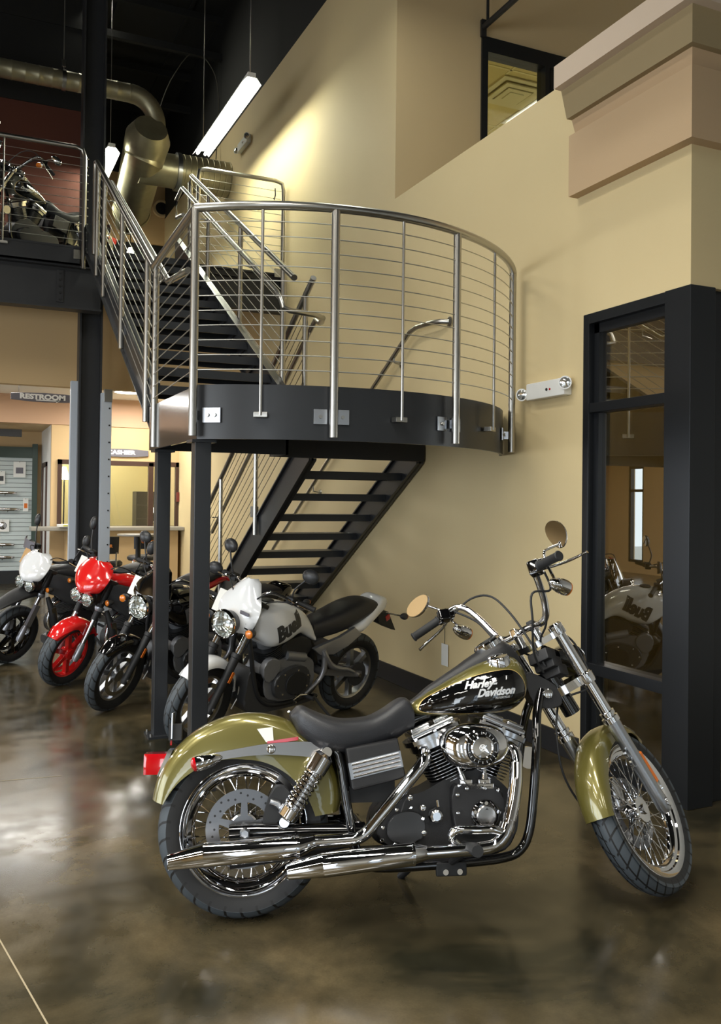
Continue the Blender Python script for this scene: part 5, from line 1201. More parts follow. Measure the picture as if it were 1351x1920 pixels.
    # exhausts
    up = [(0.705, 0.085, 0.600), (0.700, 0.14, 0.588), (0.678, 0.180, 0.562), (0.586, 0.190, 0.462), (0.500, 0.192, 0.368), (0.460, 0.192, 0.325), (0.425, 0.192, 0.304), (0.380, 0.192, 0.299), (0.262, 0.192, 0.296)]
    ep = obj('exhaust_pipe', BW().tube(up, 0.0235, 20, sub=5), M['chrome'], root, 60)
    lo_ = [(1.020, 0.085, 0.615), (1.045, 0.13, 0.612), (1.056, 0.165, 0.580), (1.046, 0.19, 0.520), (1.028, 0.205, 0.435), (1.000, 0.222, 0.352), (0.975, 0.232, 0.300), (0.935, 0.236, 0.268), (0.88, 0.236, 0.258), (0.80, 0.236, 0.254), (0.67, 0.236, 0.250)]
    ep2 = obj('exhaust_pipe', BW().tube(lo_, 0.0235, 20, sub=5), M['chrome'], root, 60)
    obj('heat_shield', BW().tube([(1.050, 0.178, 0.555), (1.040, 0.196, 0.490), (1.020, 0.212, 0.410), (1.000, 0.224, 0.352)], 0.0262, 20, sub=5), M['chrome'], ep2, 60)
    obj('clamp', BW().tube([(0.992, 0.226, 0.338), (0.982, 0.230, 0.318)], 0.030, 20), M['chrome'], ep2)
    obj('crossover', BW().tube([(0.972, 0.232, 0.312), (0.93, 0.236, 0.324), (0.87, 0.236, 0.324), (0.80, 0.232, 0.326), (0.778, 0.225, 0.312), (0.778, 0.212, 0.290), (0.80, 0.205, 0.268)], 0.017, 16, sub=5), M['chrome'], root, 60)
    def muffler(x0, x1, x2, x3, z0, z1, z2, z3, w_):
        o = obj('muffler', BW().tube([(x3, w_, z3), (x2, w_, z2), (x2-0.004, w_, z2), (x1, w_, z1), (x1-0.003, w_, z1), (x0+0.002, w_, z0), (x0, w_, z0), (x0+0.004, w_, z0), (x0+0.05, w_, z0+0.004)], [0.025, 0.0365, 0.041, 0.0435, 0.0425, 0.0275, 0.0262, 0.0235, 0.022], 32), M['chrome'], root, 40)
        obj('muffler_bore', BW().cyl((x0+0.03, w_, z0+0.002), (x0+0.034, w_, z0+0.002), 0.0215, None, 24), M['black_flat'], o)
        obj('clamp_ring', BW().tube([(x2+0.002, w_, z2), (x2-0.008, w_, z2)], 0.0425, 32), M['chrome'], o)
        return o
    muffler(-0.272, -0.143, 0.202, 0.262, 0.243, 0.262, 0.280, 0.297, 0.192)
    muffler(0.157, 0.288, 0.625, 0.676, 0.203, 0.221, 0.247, 0.251, 0.236)
    obj('muffler_bracket', BW().tube([(-0.05, 0.17, 0.215), (0.15, 0.16, 0.235), (0.40, 0.13, 0.27)], 0.010, 8), M['black_flat'], root)
    # controls
    pg = obj('foot_peg', BW().tube([(0.835, 0.16, 0.262), (0.835, 0.235, 0.268), (0.842, 0.30, 0.268), (0.842, 0.345, 0.268)], [0.012, 0.015, 0.024, 0.022], 14), M['rubber'], root)
    obj('peg_arm', BW().tube([(0.79, 0.12, 0.19), (0.82, 0.20, 0.235), (0.835, 0.24, 0.266)], 0.014, 10), M['black_flat'], pg)
    obj('peg_mount', BW().box((0.79, 0.125, 0.168), (0.12, 0.02, 0.05), None, 0.006), M['black_flat'], pg)
    for a in (0.765, 0.82): obj('mount_bolt', BW().tube([(a, 0.134, 0.160), (a, 0.144, 0.160)], 0.011, 10), M['chrome'], pg)
    obj('kick_stand', BW().tube([(0.74, -0.13, 0.185), (0.71, -0.20, 0.13), (0.66, -0.29, 0.062)], [0.014, 0.013, 0.016], 12), M['black_flat'], root)
    obj('horn', BW().tube([(1.19, -0.10, 0.55), (1.19, -0.13, 0.55)], 0.045, 24), M['chrome'], root)
    # front end, all turned about the steering axis
    for w_ in (0.115, -0.115):
        s_, t_, D_ = fork_leg(root, M['alu'], M['chrome'], WB, 0.331, RK, w_, 0.385, 0.80, 0.0295, 0.0245, ST)
        for q0, q1, r in ((0.80, 0.83, 0.031), (0.57, 0.60, 0.036)): obj('clamp' if q0 < 0.7 else 'fork_cap', BW().tube([D_(q0-0.012), D_(q0), D_(q1), D_(q1+0.008)], [r*0.94, r, r, r*0.7], 24), M['chrome'], t_, 40)
        if w_ > 0:
            q = BW(); q.prism([(-0.011, 0.085), (0.011, 0.085), (0.013, 0.10), (0.013, 0.215), (0.008, 0.228), (-0.008, 0.228), (-0.013, 0.215), (-0.013, 0.10)], (WB, w_+0.006, 0.331), (cos(RK), 0, sin(RK)), (-sin(RK), 0, cos(RK)), 0, 0.001)
            bq = BW(); bq.loft([[D_(t__, da) [:1]+(w_+0.020, )+D_(t__, da)[2:] for da, t__ in ((0.012, 0.075), (0.034, 0.075), (0.034, 0.215), (0.012, 0.215))], [D_(t__, da)[:1]+(w_+0.026, )+D_(t__, da)[2:] for da, t__ in ((0.013, 0.08), (0.033, 0.08), (0.033, 0.21), (0.013, 0.21))]])
            q.bm.free(); obj('amber_reflector', bq, M['amber_flat'], s_)
        q = BW().tube([D_(0.0), D_(0.0)[:1]+(w_+math.copysign(0.034, w_),)+D_(0.0)[2:]], 0.017, 16); obj('axle_cap', q, M['chrome'], s_)
        for dz in (0.20, 0.245): obj('fender_lug', BW().lathe([(0.012, -0.006), (0.019, -0.006), (0.019, 0.006), (0.012, 0.006)], TW(D_(dz, -0.034)), (0, 1, 0), 18, closed=True), M['chrome_soft'], s_)
    def plate(t_, off, thick, hw, nm, m):
        c_ = lambda t, da: V((WB-t*sin(RK)+da*cos(RK), 0, 0.331+t*cos(RK)+da*sin(RK)))
        dn = V((-sin(RK), 0, cos(RK))); fv = V((cos(RK), 0, sin(RK)))
        o_ = c_(t_, 0); P_ = outline([(0.034, -hw), (0.040, -hw*0.6), (0.028, 0), (0.040, hw*0.6), (0.034, hw), (0.0, hw+0.034), (-0.034, hw), (-0.075, hw*0.35), (-0.085, 0), (-0.075, -hw*0.35), (-0.034, -hw), (0.0, -hw-0.034)], 4)
        return obj(nm, BW().loft([[tuple(o_+dn*z+fv*x+V((0, y, 0))) for x, y in P_] for z in (-thick/2, thick/2)]), m, root, 40, ST)
    plate(0.585, 0, 0.036, 0.115, 'lower_triple_clamp', M['chrome']); plate(0.80, 0, 0.026, 0.115, 'upper_triple_clamp', M['chrome'])
    fo = [(60, .352), (72, .362), (90, .366), (120, .366), (160, .364), (187, .360)]; fi = [(60, .340), (75, .322), (90, .306), (110, .292), (140, .292), (170, .300), (187, .318)]
    ff = ufender(root, 'front_fender', M['olive'], (WB, 0.331), fo, fi, 0.070, 60, 187, ST, 36, [(60, 0.55), (75, 0.9), (90, 1), (170, 1), (187, 0.9)])
    obj('fender_tip', BW().tube([(WB+0.366*cos(radians(62)), 0, 0.331+0.366*sin(radians(62))), (WB+0.372*cos(radians(56)), 0, 0.331+0.36*sin(radians(56)))], [0.022, 0.008], 12, flat=0.4), M['olive'], ff)
    headlamp(root, (1.475, 0, 0.972), (1, 0, -0.02), 0.070, 0.14, ST, 'gloss_black', 'gloss_black')
    obj('headlight_mount', BW().tube([(1.42, 0, 0.985), (1.28, 0, 1.0)], 0.018, 10), M['gloss_black'], root, 40, ST)
    # handlebar
    hb_ = [(0.985, 0.245, 1.212), (1.000, 0.225, 1.205), (1.035, 0.208, 1.170), (1.075, 0.186, 1.110), (1.100, 0.160, 1.062), (1.120, 0.12, 1.046), (1.150, 0.06, 1.062), (1.165, 0.0, 1.070), (1.182, -0.07, 1.072), (1.190, -0.125, 1.082), (1.183, -0.16, 1.125), (1.168, -0.20, 1.205), (1.148, -0.245, 1.275), (1.130, -0.285, 1.296), (1.100, -0.33, 1.276), (1.075, -0.35, 1.258)]
    hb = obj('handlebar', BW().tube(hb_, 0.0145, 16, sub=5), M['chrome'], root, 60, ST)
    for w_ in (0.045, -0.045):
        obj('riser', BW().tube([(1.195, w_, 1.015), (1.172, w_, 1.068)], [0.017, 0.019], 16), M['chrome'], hb)
        obj('riser_clamp', BW().box((1.166, w_, 1.070), (0.045, 0.032, 0.040), None, 0.006), M['black_flat'] if w_ > 0 else M['chrome'], hb)
    gr = grip(hb, (0.972, 0.268, 1.205), (0.925, 0.392, 1.178), 0.0185, None)
    gl = grip(hb, (1.068, -0.352, 1.252), (0.985, -0.450, 1.196), 0.0185, None)
    q = BW(); q.box((0.990, 0.238, 1.212), (0.05, 0.055, 0.062), Matrix.Rotation(-0.3, 3, 'Z'), 0.010); q.box((1.020, 0.235, 1.230), (0.05, 0.07, 0.04), Matrix.Rotation(-0.3, 3, 'Z'), 0.008); q.box((0.972, 0.25, 1.195), (0.02, 0.02, 0.02), None, 0.004)
    obj('switch_housing', q, M['gloss_black'], hb)
    q = BW(); q.box((1.092, -0.335, 1.270), (0.055, 0.05, 0.055), Matrix.Rotation(0.7, 3, 'Z'), 0.010); q.box((1.120, -0.322, 1.275), (0.04, 0.05, 0.04), Matrix.Rotation(0.7, 3, 'Z'), 0.008); q.box((1.080, -0.345, 1.285), (0.02, 0.025, 0.02), None, 0.004); q.box((1.066, -0.34, 1.235), (0.022, 0.022, 0.016), None, 0.004)
    obj('switch_housing', q, M['gloss_black'], hb)
    obj('lever', BW().tube([(1.035, 0.248, 1.215), (1.040, 0.30, 1.205), (1.030, 0.38, 1.190), (1.010, 0.45, 1.178), (1.008, 0.468, 1.176)], [0.010, 0.009, 0.0085, 0.0065, 0.009], 12, sub=3, flat=0.6), M['chrome'], hb)
    obj('lever', BW().tube([(1.120, -0.335, 1.262), (1.105, -0.37, 1.225), (1.060, -0.43, 1.180), (1.030, -0.465, 1.150)], [0.010, 0.009, 0.0085, 0.010], 12, sub=3, flat=0.6), M['chrome'], hb)
    egg = [(0.044*cos(a)*(1+0.18*sin(a)), 0.062*sin(a)+0.012*cos(a)) for a in [2*pi*k/32 for k in range(32)]]
    mirror(hb, (1.165, 0.285, 1.392), (-0.95, 0.22, -0.19), (0.16, 0.1, 1), 0, 0, [(1.035, 0.265, 1.235), (1.045, 0.27, 1.285), (1.10, 0.278, 1.315), (1.165, 0.283, 1.345), (1.19, 0.285, 1.38)], M['chrome'], None, [(x*1.0, y) for x, y in egg])
    egg2 = [(0.066*cos(a)*(1+0.1*sin(a)), 0.042*sin(a)-0.012*cos(a)) for a in [2*pi*k/32 for k in range(32)]]
    mirror(hb, (1.035, -0.425, 1.350), (-1, 0.10, -0.01), (0, 0.0, 1), 0, 0, [(1.105, -0.345, 1.290), (1.10, -0.36, 1.315), (1.065, -0.39, 1.340)], M['chrome'], None, egg2)
    bullet(hb, 'turn_signal', (1.045, 0.312, 1.098), (0.955, 0.300, 1.115), 0.032, M['amber_lens'], None, [(1.005, 0.30, 1.12), (1.01, 0.285, 1.20)])
    bullet(hb, 'turn_signal', (1.255, -0.350, 1.218), (1.165, -0.350, 1.232), 0.032, M['amber_lens'], None, [(1.20, -0.35, 1.25), (1.12, -0.335, 1.268)])
    for pts in ([(1.03, 0.25, 1.20), (1.06, 0.235, 1.13), (0.99, 0.19, 1.12), (1.00, 0.15, 1.02), (1.09, 0.06, 0.93), (1.17, 0.03, 0.87)], [(1.13, -0.31, 1.272), (1.16, -0.22, 1.315), (1.14, -0.10, 1.27), (1.13, -0.02, 1.15), (1.16, 0.02, 1.00), (1.20, 0.03, 0.90)], [(1.00, 0.235, 1.19), (1.055, 0.20, 1.09), (1.11, 0.14, 1.025), (1.17, 0.06, 1.0), (1.24, 0.03, 0.95)], [(1.12, -0.30, 1.285), (1.16, -0.215, 1.20), (1.175, -0.15, 1.08), (1.19, -0.08, 1.02), (1.22, -0.02, 0.96)]):
        obj('control_cable', BW().tube(pts, 0.0048, 8, sub=6), M['rubber'], hb, 60)
    obj('brake_hose', BW().tube([(1.30, 0.05, 0.78), (1.36, 0.11, 0.80), (1.345, 0.135, 0.86), (1.31, 0.13, 0.98), (1.27, 0.10, 1.04)], 0.0045, 8, sub=6), M['rubber'], root, 60, ST)
    obj('brake_hose', BW().tube([(1.32, -0.02, 0.80), (1.27, -0.05, 0.66), (1.31, -0.10, 0.50), (1.42, -0.12, 0.38), (1.52, -0.10, 0.36)], 0.0045, 8, sub=6), M['rubber'], root, 60, ST)
    obj('front_caliper', BW().prism(outline([(1.50, 0.34), (1.52, 0.45), (1.57, 0.47), (1.58, 0.36)], 4), (0, -0.045, 0), (1, 0, 0), (0, 0, 1), -0.03, 0.02, 0.004), M['chrome_soft'], root, 40, ST)
    q = BW(); 
    for t_, da in ((0.70, -0.05), (0.66, -0.04), (0.74, -0.06)): q.box((WB-t_*sin(RK)+da*cos(RK), 0.02, 0.331+t_*cos(RK)+da*sin(RK)), (0.07, 0.10, 0.05), None, 0.008)
    obj('ignition_block', q, M['wrinkle'], root, 40, ST)
    return root
harley = cruiser()

# ---- small single-cylinder sport bike with a flyscreen
def shape_side(parent, name, pts, w_, th, m, bev=0.006, sm=4):
    return obj(name, BW().prism(outline(pts, sm) if sm else pts, (0, w_, 0), (1, 0, 0), (0, 0, 1), -th/2, th/2, bev), m, parent, 40)
def screen(parent, rows, m, pre, thick=0.006, name='flyscreen', bulge=0.05):
    """shield lofted through rows (a, b, half width), bowed forward in the middle"""
    b = BW(); R = []; n = 12
    F = lambda a, z, hw, d: [(a-bulge*(abs(k/n*2-1)**2.2)-d, hw*(k/n*2-1), z-d*0.3) for k in range(n+1)]
    for a, z, hw in rows: R.append(F(a, z, hw, 0)+F(a, z, hw, thick)[::-1])
    b.loft(R); return obj(name, b, m, parent, 50, pre)
def dense(rows, n=16):
    ta = smooth_tab([(r[1], r[0]) for r in rows], n); tw = smooth_tab([(r[1], r[2]) for r in rows], n)
    return [(a[1], a[0], max(0.003, w_[1])) for a, w_ in zip(ta, tw)]
def blast(label, O, psi, lean, s, delta, paint, screen_m, letter, tag_m=None, rim_m='alu'):
    root = bike_root('motorcycle', label, O, psi, lean, s); I4 = Matrix.Identity(4)
    WB, RK = 1.405, radians(25.5); ST = steer_mat(WB, 0.09, RK, delta)
    cast_wheel(root, 'rear_wheel', (0, 0.298), 0.298, 0.212, 0.12, M['tire_sport'], I4, M[rim_m], 6, -1, 0.11)
    cast_wheel(root, 'front_wheel', (WB, 0.285), 0.285, 0.205, 0.10, M['tire_sport'], ST, M[rim_m], 6, 1, 0.15)
    tt = smooth_tab([(0.505, 0.655), (0.55, 0.735), (0.62, 0.820), (0.70, 0.872), (0.80, 0.905), (0.90, 0.918), (0.99, 0.915), (1.06, 0.893), (1.12, 0.845), (1.15, 0.795)])
    tb = smooth_tab([(0.505, 0.612), (0.57, 0.640), (0.657, 0.680), (0.72, 0.672), (0.774, 0.646), (0.86, 0.622), (0.938, 0.614), (0.99, 0.638), (1.06, 0.685), (1.12, 0.722), (1.15, 0.765)])
    tw = smooth_tab([(0.505, 0.092), (0.57, 0.105), (0.66, 0.120), (0.78, 0.145), (0.90, 0.155), (1.0, 0.148), (1.08, 0.12), (1.15, 0.06)])
    tk = obj('fuel_tank', sloft(tt, tb, tw, 0.505, 1.15, 34, 32, 3.0, 3.4, 0.45), paint, root, 70)
    tr = bvh_of(tk)
    for sd in ((0, 1, 0), (0, -1, 0)):
        decal_text('tank_lettering', letter, (0.235, 0.125), (0.83, 0.765), -0.46, tr, M['graphite'] if paint is not M['gloss_black'] else M['silver_paint'], tk, sd, 0.006, 0.12, 0.003, sd[1] > 0)
    obj('filler_cap', BW().tube([(0.93, 0, 0.905), (0.93, 0, 0.925), (0.93, 0, 0.93)], [0.045, 0.045, 0.03], 24), M['black_flat'], tk)
    tt = smooth_tab([(-0.215, 0.775), (-0.19, 0.815), (-0.12, 0.852), (-0.02, 0.868), (0.085, 0.862), (0.20, 0.838), (0.30, 0.806), (0.42, 0.775), (0.53, 0.745)])
    tb = smooth_tab([(-0.215, 0.765), (-0.07, 0.745), (0.121, 0.672), (0.255, 0.635), (0.40, 0.615), (0.53, 0.600)])
    tw = smooth_tab([(-0.215, 0.04), (-0.17, 0.09), (-0.05, 0.118), (0.10, 0.125), (0.30, 0.118), (0.45, 0.100), (0.53, 0.085)])
    obj('seat', sloft(tt, tb, tw, -0.215, 0.53, 30, 26, 3.0, 2.6, 0.6), M['leather'], root, 70)
    tt = smooth_tab([(-0.262, 0.828), (-0.23, 0.868), (-0.16, 0.884), (-0.10, 0.855), (0.0, 0.775), (0.08, 0.715), (0.155, 0.685)])
    tb = smooth_tab([(-0.262, 0.805), (-0.20, 0.768), (-0.05, 0.688), (0.071, 0.628), (0.155, 0.665)])
    tw = smooth_tab([(-0.262, 0.055), (-0.2, 0.098), (-0.08, 0.122), (0.05, 0.128), (0.155, 0.12)])
    obj('tail_panel', sloft(tt, tb, tw, -0.262, 0.155, 26, 24, 4.0, 3.5, 0.5), paint, root, 60)
    for w_ in (-0.118, 0.118): shape_side(root, 'frame_rail', [(0.555, 0.575), (0.49, 0.590), (0.30, 0.632), (0.15, 0.690), (0.070, 0.630), (0.20, 0.560), (0.34, 0.508), (0.48, 0.520)], w_, 0.03, M['silver_paint'], 0.006, 0)
    tl = shape_side(root, 'tail_bracket', [(-0.18, 0.735), (-0.30, 0.745), (-0.42, 0.585), (-0.36, 0.60), (-0.20, 0.665)], 0.0, 0.10, M['black_flat'], 0.004, 0)
    obj('tail_light', BW().box((-0.30, 0, 0.700), (0.05, 0.11, 0.05), Matrix.Rotation(0.5, 3, 'Y'), 0.008), M['red_lens'], tl)
    for w_ in (-1, 1): bullet(root, 'turn_signal', (-0.335, w_*0.19, 0.745), (-0.275, w_*0.19, 0.752), 0.026, M['amber_lens'], I4, [(-0.30, w_*0.19, 0.75), (-0.27, w_*0.05, 0.74)], 'graphite')
    # frame, swingarm, brackets
    q = BW()
    q.tube([(1.10, 0, 0.86), (0.95, 0, 0.78), (0.7, 0, 0.68), (0.50, 0, 0.58), (0.42, 0, 0.42)], 0.045, 14, sub=3)
    for s_ in (-1, 1):
        q.tube([(1.12, s_*0.03, 0.80), (1.10, s_*0.09, 0.62), (1.05, s_*0.10, 0.42), (0.98, s_*0.10, 0.28), (0.85, s_*0.10, 0.21), (0.55, s_*0.10, 0.22), (0.42, s_*0.10, 0.34)], 0.016, 10, sub=3)
    obj('frame', q, M['black_flat'], root, 50)
    q = BW()
    for s_ in (-1, 1): q.loft([[(x, s_*0.085+y, z+dz) for y, dz in ((-0.014, -0.022), (0.014, -0.022), (0.014, 0.022), (-0.014, 0.022))] for x, z in ((-0.03, 0.300), (0.18, 0.335), (0.40, 0.375))])
    q.tube([(0.38, -0.09, 0.37), (0.38, 0.09, 0.37)], 0.03, 14)
    obj('swingarm', q, M['silver_paint'], root, 40)
    obj('axle_nut', BW().tube([(0, -0.115, 0.298), (0, 0.115, 0.298)], 0.016, 6), M['chrome'], root)
    obj('belt_pulley', BW().tube([(0, -0.070, 0.298), (0, -0.085, 0.298)], 0.09, 28), M['graphite'], root)
    obj('rear_hugger', BW().prism(outline([(0.20, 0.44), (0.32, 0.47), (0.36, 0.40), (0.30, 0.34), (0.24, 0.36)], 3), (0, 0, 0), (1, 0, 0), (0, 0, 1), -0.06, 0.06), M['black_flat'], root)
    for w_ in (-0.135, 0.135):
        q = BW(); q.tube([(0.455, w_, 0.555), (0.425, w_, 0.500), (0.356, w_, 0.430), (0.26, w_, 0.395), (0.176, w_, 0.378), (0.10, w_, 0.345)], [0.016, 0.026, 0.024, 0.018, 0.016, 0.012], 10, sub=3, flat=1)
        q.tube([(0.440, w_, 0.520), (0.425, w_, 0.42), (0.455, w_, 0.345), (0.53, w_, 0.29), (0.595, w_, 0.248)], [0.018, 0.022, 0.016, 0.013, 0.010], 10, sub=3)
        br = obj('peg_bracket', q, M['silver_paint'], root, 50)
        obj('foot_peg', BW().tube([(0.595, w_, 0.250), (0.595, w_*1.75, 0.256)], 0.014, 12), M['rubber'], br)
    obj('shift_lever', BW().tube([(0.60, -0.165, 0.265), (0.67, -0.17, 0.275), (0.735, -0.17, 0.245), (0.735, -0.21, 0.245)], 0.008, 8), M['chrome_soft'], root)
    # engine
    en = shape_side(root, 'engine', [(0.50, 0.30), (0.50, 0.46), (0.60, 0.52), (0.78, 0.53), (0.92, 0.50), (0.96, 0.36), (0.90, 0.25), (0.70, 0.225), (0.56, 0.235)], 0, 0.22, M['cast_grey'], 0.02, 4)
    shape_side(en, 'primary_cover', [(0.56, 0.32), (0.58, 0.43), (0.68, 0.475), (0.80, 0.455), (0.885, 0.40), (0.88, 0.30), (0.80, 0.255), (0.66, 0.258)], -0.125, 0.04, M['graphite'], 0.012, 5)
    shape_side(en, 'clutch_cover', [(0.60, 0.33), (0.62, 0.41), (0.70, 0.435), (0.77, 0.41), (0.79, 0.34), (0.74, 0.285), (0.65, 0.282)], -0.148, 0.012, M['black_flat'], 0.004, 5)
    shape_side(en, 'gear_cover', [(0.93, 0.38), (0.99, 0.45), (0.97, 0.53), (0.90, 0.55), (0.84, 0.50), (0.87, 0.43)], -0.10, 0.05, M['cast_grey'], 0.012, 5)
    obj('starter', BW().tube([(0.60, -0.09, 0.51), (0.78, -0.09, 0.545)], 0.035, 16), M['cast_grey'], en)
    for k in range(7):
        a = 2*pi*k/7; obj('cover_bolt', BW().tube([(0.725+0.145*cos(a), -0.146, 0.362+0.088*sin(a)), (0.725+0.145*cos(a), -0.152, 0.362+0.088*sin(a))], 0.007, 8), M['chrome'], en)
    q = BW(); d_ = V((0.42, 0, 0.90)).normalized()
    for i in range(9):
        c_ = V((0.84, 0, 0.50))+d_*(0.014*i); s_ = V((d_.z, 0, -d_.x)); P4 = outline([(-0.075, -0.08), (0.075, -0.08), (0.075, 0.08), (-0.075, 0.08)], 4)
        q.loft([[tuple(c_+d_*z+s_*x+V((0, y, 0))) for x, y in P4] for z in (0, 0.006)])
    obj('cooling_fins', q, M['black_flat'], en, 40)
    obj('cylinder', BW().tube([(0.82, 0, 0.46), (0.91, 0, 0.66)], 0.062, 20), M['cast_grey'], en)
    shape_side(root, 'side_panel', [(0.52, 0.56), (0.60, 0.66), (0.72, 0.66), (0.82, 0.62), (0.80, 0.54), (0.66, 0.50)], 0, 0.19, M['black_flat'], 0.02, 4)
    shape_side(root, 'belly_pan', [(1.10, 0.24), (1.10, 0.34), (1.085, 0.48), (1.05, 0.47), (1.02, 0.34), (0.96, 0.27), (0.60, 0.235), (0.42, 0.215), (0.44, 0.18), (0.70, 0.165), (1.02, 0.175)], 0, 0.20, M['graphite'], 0.015, 4)
    obj('exhaust_pipe', BW().tube([(0.93, 0.05, 0.60), (1.02, 0.09, 0.58), (1.05, 0.11, 0.45), (0.98, 0.12, 0.28), (0.80, 0.12, 0.24)], 0.022, 14, sub=4), M['graphite'], root, 60)
    obj('muffler', BW().tube([(0.80, 0.12, 0.22), (0.76, 0.12, 0.21), (0.40, 0.12, 0.21), (0.36, 0.12, 0.21)], [0.03, 0.06, 0.06, 0.04], 20), M['graphite'], root)
    obj('kick_stand', BW().tube([(0.48, -0.12, 0.22), (0.42, -0.19, 0.13), (0.37, -0.27, 0.052)], 0.011, 10), M['lime'] if False else M['black_flat'], root)
    # front end
    for w_ in (-0.1, 0.1):
        s_, t_, D_ = fork_leg(root, M['black_flat'], M['chrome'], WB, 0.285, RK, w_, 0.36, 0.735, 0.028, 0.0195, ST, False)
        obj('fork_seal', BW().tube([D_(0.345), D_(0.35), D_(0.375), D_(0.38)], [0.03, 0.034, 0.034, 0.024], 18), M['black_flat'], s_)
        obj('axle_cap', BW().tube([D_(0), (WB, w_*1.35, 0.285)], 0.014, 10), M['chrome'], s_)
    obj('amber_reflector', BW().box((WB-0.22*sin(RK)-0.012, -0.131, 0.285+0.22*cos(RK)), (0.026, 0.006, 0.075), Matrix.Rotation(-RK, 3, 'Y'), 0.003), M['amber_flat'], root, 40, ST)
    q = BW()
    for t_ in (0.53, 0.72): q.box((WB-t_*sin(RK)-0.012, 0, 0.285+t_*cos(RK)), (0.09, 0.26, 0.03), Matrix.Rotation(-RK, 3, 'Y'), 0.008)
    obj('triple_clamp', q, M['black_flat'], root, 40, ST)
    fo = [(48, .30), (70, .312), (110, .316), (150, .308), (176, .300)]; fi = [(48, .292), (70, .27), (110, .255), (150, .258), (176, .285)]
    ff = ufender(root, 'front_fender', paint, (WB, 0.285), fo, fi, 0.07, 48, 172, ST, 30, [(48, 0.6), (70, 1), (150, 1), (176, 0.75)])
    for w_ in (-1, 1): obj('fender_stay', BW().tube([(WB-0.29, w_*0.072, 0.36), (WB-0.30, w_*0.07, 0.28), (WB-0.265, w_*0.06, 0.20)], 0.007, 8), M['stainless'], ff)
    headlamp(root, (1.318, 0, 0.806), (1, 0, -0.06), 0.092, 0.12, ST, 'graphite')
    fs = screen(root, dense([(1.235, 0.750, 0.105), (1.250, 0.80, 0.145), (1.245, 0.87, 0.168), (1.218, 0.94, 0.158), (1.190, 1.00, 0.118), (1.170, 1.04, 0.092), (1.150, 1.075, 0.066), (1.14, 1.092, 0.03)]), screen_m, ST)
    obj('screen_badge', BW().box((1.237, -0.088, 0.895), (0.006, 0.075, 0.024), None, 0.002), M['sign_grey'], fs)
    for z in (0.80, 0.83): obj('screen_rivet', BW().ell((1.224, -0.105, z), (0.006, 0.006, 0.006), 8, 6), M['black_flat'], fs)
    hb = obj('handlebar', BW().tube([(0.93, -0.38, 0.985), (0.985, -0.24, 1.005), (1.06, -0.14, 1.03), (1.085, -0.06, 0.985), (1.085, 0.06, 0.985), (1.06, 0.14, 1.03), (0.985, 0.24, 1.005), (0.93, 0.38, 0.985)], 0.011, 12, sub=4), M['chrome_soft'], root, 60, ST)
    for s_ in (-1, 1):
        grip(hb, (0.965, s_*0.285, 1.000), (0.915, s_*0.40, 0.98), 0.0175, None)
        obj('switch_housing', BW().box((0.985, s_*0.25, 1.005), (0.05, 0.06, 0.05), None, 0.008), M['black_flat'], hb)
        obj('lever', BW().tube([(1.015, s_*0.245, 1.012), (1.010, s_*0.32, 1.0), (0.975, s_*0.40, 0.985)], 0.007, 8), M['chrome'], hb)
        mirror(hb, (0.955, s_*0.345, 1.195), (-1, -s_*0.12, -0.05), (-0.1, 0, 1), 0.062, 0.048, [(0.99, s_*0.255, 1.02), (1.01, s_*0.275, 1.09), (0.985, s_*0.325, 1.165)], M['graphite'], None)
        bullet(root, 'turn_signal', (1.275, s_*0.185, 0.795), (1.215, s_*0.185, 0.80), 0.030, M['amber_lens'], ST, [(1.24, s_*0.185, 0.80), (1.22, s_*0.09, 0.80)], 'graphite')
    for pts in ([(1.0, -0.24, 1.01), (1.13, -0.18, 1.05), (1.16, -0.06, 0.93), (1.10, -0.03, 0.78)], [(1.0, 0.24, 1.01), (1.14, 0.17, 1.06), (1.17, 0.05, 0.92), (1.12, 0.03, 0.74)], [(1.02, -0.26, 1.0), (1.10, -0.12, 0.94), (1.16, -0.11, 0.70), (1.30, -0.09, 0.45)]):
        obj('control_cable', BW().tube(pts, 0.0045, 8, sub=6), M['rubber'], hb, 60)
    if tag_m: obj('price_tag', BW().box((1.17, 0.165, 0.885), (0.01, 0.10, 0.15), Matrix.Rotation(-0.35, 3, 'Y')), tag_m, root, 40, ST)
    return root
blast('white and silver sport motorcycle with black lettered tank beside the lower stairs', (2.70, 6.245), 3.547, 0.18, 1.01, 0.20, M['white_gloss'], M['white_gloss'], 'Buell', M['paper'])
blast('gloss black motorcycle with round chrome headlight half hidden by the square stair posts', (1.04-1.42*cos(3.56), 6.83-1.42*sin(3.56)), 3.56, 0.19, 1.01, 0.30, M['gloss_black'], M['gloss_black'], 'Buell', M['paper'])

